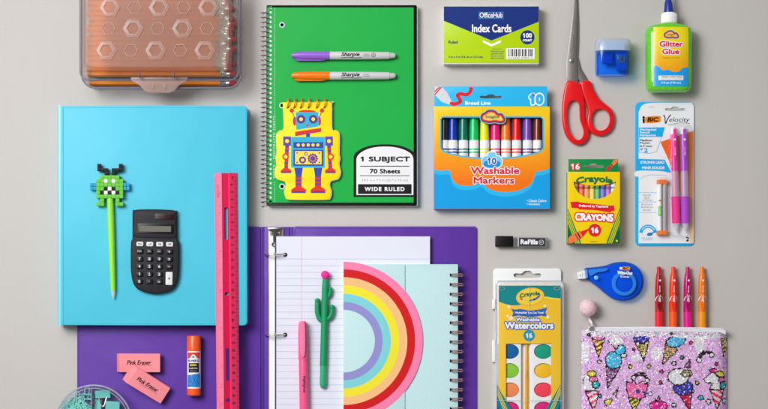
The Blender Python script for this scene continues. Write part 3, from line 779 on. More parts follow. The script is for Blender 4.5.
# ---------------------------------------------------------------- green notebook and what lies on it
def build_notebook():
    T = Thing('spiral_notebook', 'green one subject spiral notebook with black border under markers and robot pad', 'notebook', 341, 105, 0, 8)
    gr = m((0, 174, 66), 0.42, coat=0.08, bump=.05, bscale=900, wave=.05); bk = m((14, 14, 14), 0.4); wp = m((226, 230, 240), 0.8); wt = m((238, 240, 244), 0.5)
    hol = [ell(282, y, 1.7, 1.7, 14) for y in (25, 105.5, 186.5)]
    b = T.mb(); b.slab(rrect(266.6, 5.6, 417.6, 206.2, 1.4, 2), 0, .6, wp, 0.0); b.done('back_cover')
    b = T.mb(); b.slab(rrect(267.4, 6.2, 417.7, 206.0, 1.2, 2), .65, 7.2, wp, 0.2, holes=hol, inner=m((60, 56, 60))); b.done('page_block')  # hole walls coloured dark: shade inside the deep holes painted onto white paper
    coils = [7.6 + 4.74 * i for i in range(42)]
    sl = [rect(269.1, y - 1.3, 271.6, y + 1.3) for y in coils]
    b = T.mb(); b.slab(rrect(266.4, 5.2, 416.8, 205.8, 1.2, 2), 7.3, 8.0, bk, 0.12, holes=hol + sl, inner=bk); fc = b.done('front_cover')
    b = T.mb(); b.flat([(267.4, 7.6), (413.6, 7.6), (413.6, 202.6), (267.4, 202.6)], 8.06, gr, holes=hol + [rect(269, y - 1.4, 271.7, y + 1.4) for y in coils])
    dash = m((170, 226, 180), .6); y = 8
    while y < 202:
        if not (114 < y < 180): b.flat(rect(274.4, y, 275.1, y + 1.1), 8.1, dash)
        y += 2.35
    for yy in (25, 105.5, 186.5): b.flat(ell(282, yy, 2.9, 2.9, 20), 8.11, m((196, 214, 216)), holes=[ell(282, yy, 1.7, 1.7, 14)])
    b.text('MICRO • PERFORATED SHEETS', 274.3, 147, 62, 2.4, 8.12, m((190, 232, 196)), bold=.02, rot=90, space=1.3); b.done('printed_cover', fc)
    b = T.mb(); o = [(353.6, 197)] + smooth([(353.6, 158), (354.3, 154.6), (357.6, 151.2), (364, 147.6), (373, 145.2), (385, 144.3), (397, 145.2), (406, 147.6), (412.6, 151.2), (415.2, 153.4)], 4, False) + [(415.2, 197)]
    b.flat(o, 8.14, bk)
    i = [(356.4, 195)] + smooth([(356.4, 159.4), (357.6, 156.0), (361, 152.6), (367, 149.4), (375, 147.3), (385, 146.6), (395, 147.3), (403, 149.4), (409.4, 152.6), (412.6, 156), (413.4, 159.4)], 4, False) + [(413.4, 195)]
    b.flat(i, 8.2, wt)
    b.text('1 SUBJECT', 385.3, 159.8, 49.5, 6.6, 8.26, bk, bold=.045); b.flat(rect(360, 165.9, 409.6, 166.7), 8.26, bk)
    b.text('70 Sheets', 385, 171.2, 30.4, 4.8, 8.26, bk, bold=.05); b.flat(rect(360, 175.4, 409.6, 176.1), 8.26, bk)
    b.text('10.5 in x 7.5 in (26.7 x 19 cm)', 385, 180.5, 46, 2.8, 8.26, m((150, 152, 156)))
    b.flat(rect(358, 184.2, 411.6, 194), 8.26, bk); b.text('WIDE RULED', 384.6, 189.1, 40, 4.3, 8.32, wt, bold=.06, space=1.25); b.done('printed_emblem', fc)
    wire = m((96, 96, 100), 0.34, metal=0.9)
    b = T.mb(); pts = []
    for k, y in enumerate(coils):
        for j in range(14):
            a = 2 * math.pi * j / 14
            pts.append((265.6 - 5.0 * math.cos(a), y + 4.74 * j / 14 - 2.2 * math.cos(a) * 0 , 4.9 + 5.2 * math.sin(a)))
    pts = pts[7:]
    b.tube(pts, 0.36, wire, n=6)
    b.tube(smooth([(pts[0][0], pts[0][1], pts[0][2]), (270, 6.2, 8.6), (268, 5.8, 8.8)], 3, False), .42, wire, n=6); b.done('wire_coil')
build_notebook()

def build_marker(y, c, cl, label, extra):
    T = Thing('marker', label, 'marker', 343, y, 8.1, 8, 'permanent markers on the green notebook')
    r = 4.1; wt = m((206, 208, 210), 0.35, coat=.2); cc = m(c, 0.32, coat=.35); bk = m((20, 20, 22))
    b = T.mb(); b.rod((329.5, y, r), (395.6, y, r), [(0, 3.9, wt), (1, 4.1, wt), (36, 4.05, wt), (58, 3.7, wt), (60, 3.5, wt), (60.4, 3.0, wt), (64.6, 2.7, wt), (66, 1.8, wt)], 28); b.done('barrel')
    b = T.mb(); b.rod((291.4, y - .4, r - .3), (329.8, y, r), [(0, 1.8, cc), (.4, 2.4, cc), (3, 3.0, cc), (8, 3.7, cc), (16, 4.15, cc), (38.2, 4.2, cc)], 28); cap = b.done('cap')
    b = T.mb(); b.loft([[(x, y + 3.0 + d, zz) for d, zz in ((0, 2.2), (w, 2.4), (w + .2, 4.2), (0, 4.8))] for x, w in ((294, .6), (297, 2.0), (320, 2.0), (325, 1.4))], cc); b.done('clip', cap)
    b = T.mb(); b.zf = cylz(y, 4.06, r)
    b.text('Sharpie', 350.4, y - .3, 18.6, 5.0, .07, bk, bold=.035, shear=.3); b.stroke(smooth([(341, y + 2.8), (348, y + 2.2), (356, y + 2.7), (361.5, y + 2.2)], 4, False), .45, .07, bk)
    b.text('FINE POINT', 366.3, y - .8, 5.8, 1.0, .07, bk, bold=.03); b.text('PERMANENT', 366.6, y + .9, 6.4, 1.0, .07, bk, bold=.03)
    if extra: b.stroke(ell(373.3, y - .2, 2.0, 2.0, 16), .35, .07, bk, True); b.text('AP', 373.3, y - .2, 2.2, 1.6, .07, bk)
    b.done('printed_lettering')
build_marker(55.1, (152, 100, 214), 0, 'permanent marker with purple cap, above the orange one', True)
build_marker(75.3, (255, 126, 8), 0, 'permanent marker with orange cap just above the robot pad', False)

def build_robot_pad():
    T = Thing('notepad', 'yellow robot shaped spiral notepad lying on the green notebook', 'notepad', 307, 150, 8.1, 6)
    ye = m((250, 228, 12), 0.45); pg = m((236, 238, 240), 0.8); cy = m((40, 178, 214), .5); re = m((222, 44, 36), .5); pu = m((96, 62, 160), .5); bl = m((48, 66, 168), .5); yl = m((252, 222, 80), .5); og = m((246, 128, 30), .5)
    R = [(331, 103.6), (331.4, 128.5), (335.6, 130), (338.8, 134.5), (338.6, 152), (339.4, 158), (338.4, 164), (340, 172), (337.4, 178.6), (330, 181.2), (329.2, 186), (330.8, 191), (329.4, 197.8), (324, 199.6)]
    o = smooth([(285.5, 102.2), (328.6, 102.2)] + R + [(291, 199.6), (285.6, 197.6), (284, 191), (285.4, 186), (284.6, 181.6), (277, 179), (274.4, 173), (276.2, 165), (275.4, 158), (276.4, 152), (276, 135.5), (279, 130.6), (283.2, 128.8), (283.4, 118), (282.8, 104.6)], 4)
    hx = [287.6, 294.2, 300.8, 308.5, 316.7, 324.4]; hs = [ell(x, 107.4, 1.15, 1.15, 10) for x in hx]
    o2 = [(x + 1.0, y + .3) for x, y in o]
    b = T.mb(); b.slab(o2, 0, 3.8, pg, 0.2, holes=hs); b.done('page_block')
    b = T.mb(); b.slab(o, 3.9, 4.5, ye, 0.15, holes=hs, inner=m((60, 40, 20))); fc = b.done('front_cover')
    b = T.mb(); z = 4.55
    b.flat([(295.6, 112), (318.3, 112), (318.5, 126.2), (296.2, 129.8)], z, cy)
    b.flat(smooth([(299.2, 112), (300.6, 110.4), (306, 109.9), (313, 110.4), (315, 112)], 3), z + .05, re)
    for sx, ex in ((291.7, 294.6), (322.0, 319.2)):
        b.line(sx, 110.6, ex, 118, .7, z, bl); b.flat(ell(sx, 110.4, 2.2), z + .05, re); b.flat(ell(ex, 121, 1.8, 4.4), z - .02, re); b.line(ex, 117.5, ex, 124.6, .6, z + .04, pu)
    for x in (301, 313.2):
        b.flat(ell(x, 119.1, 4.4), z + .05, pu); b.flat(ell(x, 119.1, 3.2), z + .1, m((66, 50, 120))); b.flat(ell(x, 119.1, 1.9), z + .15, yl)
    b.flat([(307.2, 123.4), (309, 126.2), (305.4, 126.2)], z + .1, re)
    b.flat([(306, 130), (310, 130), (310, 137.4), (306, 137.4)], z, bl)
    b.flat([(295, 131.7), (321, 127.8), (321.2, 131.6), (295.2, 136)], z + .1, re); b.line(296, 134.9, 320.6, 130.9, .5, z + .15, pu)
    b.flat(rect(291, 136.8, 324.8, 167.6), z + .02, cy)
    b.flat(rect(293.4, 142, 323.2, 148), z + .08, bl)
    for x in (298.2, 303.2, 308.2, 313, 317.8): b.flat(ell(x, 144.9, 1.6), z + .14, yl)
    b.flat(rect(293.4, 149.6, 323.2, 165.8), z + .08, bl); b.flat(rect(295, 151, 321.6, 164.2), z + .14, yl)
    for x in (297, 319.4):
        for y in (152.8, 162.4): b.flat(ell(x, y, .8), z + .18, pu)
    b.flat(ell(302.5, 159.9, 3.5), z + .2, pu, [ell(302.5, 159.9, 1.7)])
    b.flat(ell(305.9, 153.8, 1.8), z + .2, bl, [ell(305.9, 153.8, 1.1)])
    for k in range(12): b.flat(ell(312.7 + 4.6 * math.cos(k * .5236), 158.5 + 4.6 * math.sin(k * .5236), .8, n=8), z + .19, bl)
    b.flat(ell(312.7, 158.5, 4.5), z + .2, bl); b.flat(ell(312.7, 158.5, 3.4), z + .24, og); b.flat(ell(312.7, 158.5, 2.4), z + .28, pu)
    for x, s in ((287, -1), (329, 1)):
        b.flat(rect(x - 3.8, 136.4, x + 3.8, 145.6), z + .05, pu); b.flat(ell(x, 141, 2.0), z + .1, yl)
        hx2 = x - 1.0 if s < 0 else x + 1.4
        for k in range(11):
            y = 145.6 + 2.05 * k; xm = x + (hx2 - x) * k / 11
            b.flat(rect(xm - 1.9, y, xm + 1.9, y + 2.06), z, re if k % 2 else pu)
        b.flat(ell(hx2 + (-.5 if s < 0 else .2), 156.6, 3.3), z + .08, re); b.flat(ell(hx2 + (-.5 if s < 0 else .2), 156.6, 1.9), z + .12, yl)
        b.flat(smooth([(hx2 - 5.2, 171.6), (hx2 - 3.6, 169), (hx2, 167.4), (hx2 + 3.6, 169), (hx2 + 5.2, 171.6)], 3), z + .1, re); b.flat(rect(hx2 - 5.2, 171.6, hx2 + 5.2, 173), z + .1, pu)
    for x in (298.5, 318):
        b.flat([(x - 4.3, 167.7), (x + 4.3, 167.7), (x + 3, 175.4), (x - 3, 175.4)], z, bl)
        for k in range(6): b.flat(rect(x - 3.1, 175.4 + 1.95 * k, x + 3.1, 177.36 + 1.95 * k), z, re if k % 2 else pu)
        b.flat(smooth([(x - 7.2, 191.2), (x - 5.2, 188), (x - 1, 186.2), (x + 1, 186.2), (x + 5.2, 188), (x + 7.2, 191.2)], 3), z + .05, re); b.flat(rect(x - 7.2, 191.2, x + 7.2, 193), z + .05, pu)
    b.done('robot_print', fc)
    w = m((240, 134, 36), 0.35, metal=.3)
    for x in hx:
        b = T.mb(); b.tube(smooth([(x, 107.4, 1.6), (x, 107.2, 5.0), (x + .4, 105, 7.2), (x + .8, 101.6, 7.6), (x + .8, 99, 5.6), (x + .4, 98.4, 3), (x, 100.4, .8)], 4, False), .62, w, n=8); b.done('wire_loop')
build_robot_pad()

# ---------------------------------------------------------------- retail packs, scissors, glue
def build_index_cards():
    T = Thing('index_card_pack', 'lime and navy shrink wrapped pack of ruled index cards', 'index cards', 491, 35, 0, 14)
    nv = m((24, 50, 128), .3, coat=.4); li = m((182, 216, 10), .3, coat=.4); wt = m(WHITE, .4); pg = m((236, 238, 242), .7)
    b = T.mb(); b.slab(rect(443.9, 6.6, 539.2, 63.8), 0, 13.4, pg, .4); b.done('card_stack')
    b = T.mb(); b.slab(rect(443.7, 6.5, 538.8, 62.9), 13.45, 14.0, li, .1); w = b.done('wrapper')
    b = T.mb(); z = 14.05
    b.flat([(443.8, 6.6), (538.7, 6.6), (538.7, 21.9), (491.6, 40.6), (443.8, 20.9)], z, nv)
    b.flat([(482.8, 40.3), (491.6, 44.2), (500.9, 40.3), (500.9, 42.6), (491.6, 46.6), (482.8, 42.6)], z, wt)
    b.flat(ell(527.4, 37.4, 7.1, 7.1, 40), z + .05, nv); b.done('printed_design', w)
    b = T.mb(); z = 14.12
    b.flat(rect(478.6, 12.0, 503.4, 18.9), z - .03, m((60, 130, 200)))
    b.flat(rect(479.2, 12.6, 502.8, 18.3), z, m((30, 90, 170))); b.text('OfficeHub', 491, 15.2, 23, 5.4, z + .05, wt, bold=.02, out=(nv, .5))
    b.text('Index Cards', 491.7, 28.5, 39.6, 8.2, z, wt, bold=.03)
    b.text('Ruled', 453, 42.2, 9, 3.2, z, nv, bold=.03); b.text('3 in x 5 in (7.6 cm x 12.7 cm)', 465.6, 57.3, 34.2, 2.7, z, nv, bold=.03)
    b.text('100', 527.4, 35.6, 9, 4.8, z, wt, bold=.05); b.text('COUNT', 527.4, 40.4, 9.4, 2.4, z, wt, bold=.06)
    for i, s in enumerate(('Distributed by', 'OfficeHub Stores', 'ABILENE KANSAS', 'Made in China', '800-555-0100')): b.text(s, 497.3, 49.2 + 2.3 * i, (10, 14, 12, 13, 13)[i], 1.4, z, nv)
    b.done('printed_lettering', w)
    b = T.mb(); b.flat(rect(506, 48.2, 534.6, 59.2), 14.12, wt); x = 508.4; r2 = random.Random(4)
    while x < 532:
        wd = r2.choice((.4, .7, 1.1, 1.4)); b.flat(rect(x, 49.2, x + wd, 56.6), 14.17, m(BLACK)); x += wd + r2.choice((.5, .8, 1.2))
    b.text('0 12345 67890 5', 520.3, 58, 24, 1.4, 14.17, m(BLACK)); b.done('barcode', w)
build_index_cards()

def logo_cloud(b, cx, cy, s, z):
    C = [(-13, 1), (-11.5, -3), (-8, -5), (-5, -7.2), (0, -7.6), (4, -6), (6, -3.8), (10, -3.6), (12, -1.4), (14, 2.4), (12.6, 5.8), (8, 6.8), (3, 5.8), (-2, 6.6), (-7, 6), (-11, 4.8)]
    for k, (d, c) in enumerate(((0.9, (120, 190, 200)), (0, (60, 40, 110)), (-1.0, (206, 36, 52)), (-2.2, (240, 120, 50)), (-2.9, (252, 206, 110)))):
        b.flat(inset(blob(cx, cy, [(x * s, y * s) for x, y in C]), -d * s), z + .05 * k, m(c, .45))
    b.text('Imagine', cx, cy + .2 * s, 15 * s, 4.2 * s, z + .3, m((90, 120, 60), .5), bold=.03, shear=.1)

def build_marker_box():
    T = Thing('marker_box', 'blue and yellow window box of ten washable broad line markers', 'box', 492, 148, 0, 14)
    sky = m((16, 158, 226), .35, coat=.3); lb = m((40, 182, 238), .35, coat=.3); wt = m(WHITE, .4); dk = m((30, 90, 130), .6); red = m((216, 28, 44), .45)
    b = T.mb(); hh = hang(490.8, 96.6, 22, 4.6)
    b.slab(rect(434.4, 86.2, 547.4, 110), 11.6, 12.4, lb, .1, holes=[hh]); tab = b.done('hang_tab')
    win = [(443, 116.8), (540.5, 116.8), (543.2, 119), (543.4, 148)] + smooth([(543.4, 148), (540, 151.4), (530, 154.8), (512, 157.6), (492, 158.4), (472, 157.6), (454, 154.8), (444, 151.4), (440.6, 148)], 3, False)[1:] + [(440.6, 119)]
    b = T.mb(); gy = m((252, 212, 30), .35, 'gradient', c2=(242, 116, 20), ys=(148 - 112, 148 - 182), coat=.3)
    # walls of the box
    b.box(433.8, 106.6, 0, 549.9, 208.6, 0.8, sky)
    b.box(433.8, 106.6, .8, 434.8, 208.6, 12.9, sky); b.box(548.9, 106.6, .8, 549.9, 208.6, 12.9, sky)
    b.box(434.8, 106.6, .8, 548.9, 107.5, 12.9, gy); b.box(434.8, 207.7, .8, 548.9, 208.6, 12.9, sky)
    b.slab(rect(433.8, 106.5, 549.9, 208.7), 12.95, 13.6, gy, .15, holes=[win], inner=lb); bx = b.done('box_body')
    b = T.mb(); z = 13.65
    b.stroke(win, 1.5, z, m((70, 180, 210)), True)
    wave = smooth([(434, 169), (440, 170.6), (447, 170), (450.4, 172), (452, 179), (458, 184.4), (466.7, 185.9), (475, 184.8), (481, 182.6), (488, 188.2), (498, 191.6), (509, 192), (520, 189.8), (529, 185.4), (533.4, 179), (535.4, 172.6), (540, 171), (545, 170.2), (549.8, 167.6)], 4, False)
    b.flat([(434, 208.5)] + [(x, y + .0) for x, y in wave] + [(549.8, 208.5)], z, lb)
    b.flat([(434, 208.5)] + [(x, y + 4.6 if 0 else min(208, y + 4.4)) for x, y in wave] + [(549.8, 208.5)], z + .05, sky)
    b.done('printed_design', bx)
    b = T.mb(); b.flat(inset(blob(492, 160.6, [(-10, 1), (-8.6, -3.4), (-4, -5), (-3, -8), (3, -8), (4, -5), (8.6, -3.4), (10, 1), (8, 6), (0, 8), (-8, 6)]), -.9), z + .1, wt)
    b.flat(blob(492, 160.6, [(-10, 1), (-8.6, -3.4), (-4, -5), (-3, -8), (3, -8), (4, -5), (8.6, -3.4), (10, 1), (8, 6), (0, 8), (-8, 6)]), z + .15, m((120, 200, 240)))
    b.flat(ell(492, 163.8, 8.6, 4.0), z + .2, m((20, 140, 210)))
    b.text('10', 492, 161.0, 9, 6.6, z + .25, m((20, 100, 180)), bold=.05, out=(wt, .7))
    b.text('Washable', 495, 170.6, 48.6, 7.2, z + .2, red, bold=.045, out=(wt, .8)); b.text('Markers', 494, 180.3, 40.8, 7.0, z + .2, red, bold=.045, out=(wt, .8))
    b.text('• Classic Colors', 536.6, 200.7, 19.6, 2.6, z + .2, wt, bold=.02); b.text('• Nontoxic', 533.4, 204, 13.4, 2.1, z + .2, wt, bold=.02)
    b.done('printed_lettering', bx)
    b = T.mb(); logo_cloud(b, 492.4, 117.0, .92, z + .2); b.done('logo', bx)
    b = T.mb(); z = 12.45
    b.text('Broad Line', 478, 102.9, 25.6, 3.6, z, wt, bold=.05); b.text('10', 536.5, 99.1, 14, 11, z + .05, lb, bold=.08, out=(wt, 1.2)); 
    b.stroke(smooth([(452.5, 104.2), (456, 103.6), (460.5, 101.6), (459.6, 98.6), (457.6, 95.6), (460, 93.6), (466.4, 94.6), (470, 92), (471.6, 87)], 5, False), 3.6, z, red)
    gyb = m((208, 212, 220), .4); b.flat([(434.6, 86.4), (441.4, 86.4), (447, 92), (452.4, 102.2), (454.4, 104.4), (450.6, 105.0), (441.6, 101.6), (434.6, 94.4)], z + .06, gyb)
    b.flat([(450.6, 101.4), (453, 102), (455.6, 104.6), (452, 105.3), (449.4, 104.4)], z + .1, red)
    for k in (0, 3): b.line(434.8, 91.6 + k, 439.6 + k * .6, 86.8, 1.1, z + .12, red)
    b.done('printed_design', tab)
    cs = [((30, 26, 28), 'black'), ((8, 50, 170), 'blue'), ((0, 110, 84), 'dark green'), ((0, 196, 96), 'bright green'), ((226, 232, 10), 'yellow'), ((250, 10, 120), 'pink'), ((248, 120, 10), 'orange'), ((232, 6, 14), 'red'), ((116, 64, 160), 'purple'), ((112, 38, 20), 'brown')]
    xs = [444.4, 453.2, 463.6, 474.2, 484.9, 495.5, 506.2, 516.9, 527.8, 538.0]
    for (c, nm), x in zip(cs, xs):
        M_ = Thing('marker', 'washable marker with %s cap inside the blue and yellow box' % nm, 'marker', x, 150, 1.0, 9.6, 'washable markers in the window box')
        cc = m(c, .3, coat=.4); wb = m((236, 238, 242), .35, coat=.3); r = 4.75
        b = M_.mb(); b.rod((x, 139.8, r), (x, 204, r), [(0, 4.5, wb), (.4, 4.75, wb), (8.4, 4.75, wb), (8.6, 4.78, cc), (9.8, 4.78, cc), (10, 4.75, wb), (11.4, 4.75, wb), (11.6, 4.78, cc), (12.8, 4.78, cc), (13, 4.75, wb), (60, 4.7, wb), (64, 3, wb)], 24); b.done('barrel')
        b = M_.mb(); b.rod((x, 110.5, r), (x, 139.9, r), [(0, 2.6, cc), (.4, 3.3, cc), (7, 4.1, cc), (29.4, 4.7, cc)], 24); b.done('cap')
build_marker_box()

def build_scissors():
    T = Thing('scissors', 'open steel scissors with red plastic handles lying on the tabletop', 'scissors', 575, 90, 0, 6)
    st = m((160, 154, 148), .36, metal=.85, bump=.06, bscale=400); rd = m((222, 20, 26), .3, coat=.4)
    b = T.mb(); b.slab([(576.2, -6), (578.2, -4), (579.2, 22), (579.2, 42), (578.4, 56), (581.4, 68), (591, 84), (586.4, 88), (577, 76), (572.6, 66), (571.6, 54), (573.2, 30)], .8, 1.8, st, .2); b.done('blade', label='blade running down to the round thumb loop')
    b = T.mb(); b.slab([(575.4, -6), (577.2, -5), (577.8, 20), (577.0, 44), (576.4, 54), (577.4, 62), (578.2, 72), (578.6, 84), (569, 86), (566.8, 76), (566.6, 62), (568.2, 52), (571.2, 28)], 1.9, 3.0, st, .25)
    b.line(570.6, 52, 575.8, 0, .45, 3.04, m((150, 146, 140), .3, metal=.9)); b.text('Stainless', 573.4, 40, 12, 1.6, 3.05, m((90, 86, 84)), rot=94); b.done('blade', label='blade running down to the long finger loop')
    b = T.mb(); b.rod((571.8, 60.4, 2.8), (571.8, 60.4, 4.4), [(0, 2.3, st), (1.0, 2.3, st), (1.5, 1.6, st), (1.6, .2, st)], 18)
    b.line(570.6, 61, 573, 59.8, .5, 4.45, m((80, 76, 74))); b.done('pivot_screw')
    # finger handle
    o = smooth([(567.2, 81.4), (573, 80.8), (579.2, 83.4), (583.2, 92), (584.8, 104), (585.0, 116), (585.6, 122), (588.6, 127), (589.2, 135), (585.4, 142), (578.6, 145), (571.4, 142), (565.6, 134), (562.8, 122), (562.4, 106), (564, 92)], 5)
    h = smooth([(576, 100.6), (579, 103.6), (579.8, 110), (580.2, 119), (582, 125), (583.8, 131), (582.6, 137), (578.6, 140), (574.2, 138), (569.4, 131.4), (567, 121), (567, 110), (569, 103.4), (572, 100.4)], 5)
    b = T.mb(); b.slab(o, .2, 5.6, rd, 1.7, holes=[h]); b.done('finger_handle')
    o = smooth([(581, 82.4), (586, 80.2), (590.6, 81.4), (593.6, 89), (599, 98), (606, 104.2), (611.8, 109.4), (614.6, 117), (613.4, 126.4), (608.4, 133), (600.4, 135.8), (592.4, 133.4), (588, 127), (587.2, 119.4), (588.2, 112), (586.6, 104), (582.4, 92)], 5)
    h = smooth([(600.6, 108.8), (606.2, 110.6), (609.8, 116), (609.6, 122.8), (606, 128.6), (600, 130.6), (594.6, 128), (591.8, 122.4), (592.2, 115), (595.4, 110.2)], 5)
    b = T.mb(); b.slab(o, .2, 5.4, rd, 1.7, holes=[h]); b.done('thumb_handle')
    b = T.mb(); b.slab(smooth([(583.6, 118), (588, 119), (588.4, 124), (585, 124.4)], 3), .4, 3, rd, .5); b.done('stop_bumper')
build_scissors()

def build_sharpener():
    T = Thing('pencil_sharpener', 'blue translucent pencil sharpener canister with clear lid', 'pencil sharpener', 614, 56, 0, 24)
    bl = m((24, 104, 230), .10, 'clear', op=.10, c2=(190, 225, 255)); cl = m((214, 228, 244), .14, 'clear', op=.40, c2=(248, 251, 255))
    def sec(y, w, h, ins=0):
        o = []
        for i in range(36):
            a = 2 * math.pi * i / 36; c, s_ = math.cos(a), math.sin(a); e = .62
            o.append((614 + w * math.copysign(abs(c) ** e, c), y, 11.6 + h * math.copysign(abs(s_) ** e, s_)))
        return o
    b = T.mb(); b.loft([sec(49.6, 17.4, 11), sec(72, 17.2, 11), sec(74.3, 16, 10), sec(74.8, 13, 8)], bl, False, True); b.done('canister')
    b = T.mb(); b.loft([sec(37.6, 13, 8), sec(38.1, 16.4, 10.2), sec(40, 17.6, 11.2), sec(48.8, 18.1, 11.6), sec(50, 18.1, 11.6), sec(50.3, 17.2, 10.9)], cl, True, True); b.done('lid')
    b = T.mb(); b.box(602, 41, 6, 626, 49, 17, m((150, 190, 236), .3), .6); b.done('lid_insert')
    dk = m((20, 84, 196), .3); b = T.mb(); b.box(598.4, 50.6, 1.2, 629.4, 73, 2.2, m((60, 156, 250), .3), .2); b.slab([(616, 50), (629, 50), (627, 69), (618.4, 69)], 7, 16, dk, 1.0); b.box(604, 52, 8, 614, 62, 14, m((20, 70, 190), .3), .8)
    b.slab([(618, 54), (627, 54), (625.6, 62), (619.4, 62)], 16, 16.8, m((190, 200, 214), .2, metal=.9), .1); b.ball(622.4, 58, 17, 1.2, m((60, 70, 90), .3), 8); b.done('sharpener_block')
build_sharpener()

def build_glitter_glue():
    T = Thing('glue_bottle', 'bottle of bright green glitter glue with white collar and dark blue nozzle', 'glue bottle', 670.2, 50, 0, 24)
    gg = m((84, 186, 30), .2, 'glitter', c2=(110, 206, 48), coat=.8); wt = m((244, 244, 246), .35); nb = m((22, 52, 140), .35, coat=.2)
    x0 = 670.2
    def sec(y, w, h, e=.7):
        o = []
        for i in range(44):
            a = 2 * math.pi * i / 44; c, s_ = math.cos(a), math.sin(a)
            o.append((x0 + w * math.copysign(abs(c) ** e, c), y, 12 + h * math.copysign(abs(s_) ** e, s_)))
        return o
    b = T.mb(); b.loft([sec(21.5, 7.6, 7.6, 1), sec(23, 13, 9, .9), sec(24.6, 19, 10.6, .8), sec(27.6, 22.6, 11.6), sec(33, 23.4, 12), sec(80, 23.0, 12), sec(87, 22.4, 11.8), sec(89.8, 20.6, 10.8), sec(91, 18, 8.8)], gg); b.done('bottle')
    b = T.mb(); rings = []
    b.rod((x0 + .9, 10.8, 12), (x0 + .9, 22, 12), [(0, 5.4, wt), (.6, 7.4, wt), (2, 7.9, wt), (10, 7.9, wt), (11.2, 7.4, wt)], 36)
    for i in range(36):
        a = 2 * math.pi * i / 36; b.tube([(x0 + .9 + 7.9 * math.cos(a), 13, 12 + 7.9 * math.sin(a)), (x0 + .9 + 7.9 * math.cos(a), 21, 12 + 7.9 * math.sin(a))], .22, wt, n=5)
    b.done('collar')
    b = T.mb(); b.rod((x0 - .6, -16, 12), (x0 + .4, 11.4, 12), [(0, 1.6, nb), (1, 2.0, nb), (14, 2.8, nb), (17, 4.0, nb), (26.6, 4.9, nb), (27.4, 4.9, nb)], 24); b.done('nozzle')
    b = T.mb()
    def zf(x, y):
        t = min(1, abs((x - x0) / 23.2)) ** (1 / .7); return 12 + 12.02 * max(0.0, 1 - t * t) ** .35 + .0
    b.zf = zf; b.ref = 1.6
    gy = m((246, 226, 22), .35, 'gradient', c2=(248, 160, 30), ys=(50 - 40, 50 - 72), coat=.3); bl = m((28, 150, 222), .35, coat=.3)
    b.flat(rrect(653.6, 27, 688.8, 86, .8, 2), .1, gy)
    b.flat([(653.6, 86)] + smooth([(653.6, 66.4), (657, 65.6), (660, 68), (663, 70.6), (668, 69.8), (673, 72), (679, 71.4), (683, 68), (688.8, 67)], 4, False) + [(688.8, 86)], .16, bl)
    red = m((204, 30, 60), .45); w2 = m(WHITE, .45)
    b.text('Glitter', 671.3, 44.0, 23.6, 5.8, .24, red, bold=.05, out=(w2, .8)); b.text('Glue', 670.6, 51.6, 17, 5.6, .24, red, bold=.05, out=(w2, .8))
    b.text('Washable • Non-Toxic', 671, 57.8, 17, 1.3, .2, m((120, 90, 20)), bold=.02)
    b.flat(rect(658.4, 75.6, 683.4, 80.2), .22, w2); b.text('WARNING: CHOKING HAZARD', 671.6, 77, 21, 1.3, .28, m(BLACK), bold=.03); b.text('Small parts. Not for children under 3', 671.6, 79, 21, 1.0, .28, m(BLACK))
    b.text('4 fl oz (118 mL)', 671, 83.0, 20, 2.6, .24, w2, bold=.03)
    b.done('printed_label')
    b = T.mb(); b.zf = lambda x, y: zf(x, y) + .15; b.ref = 1.5; logo_cloud(b, 671, 34.8, .56, .1); b.done('logo')
build_glitter_glue()

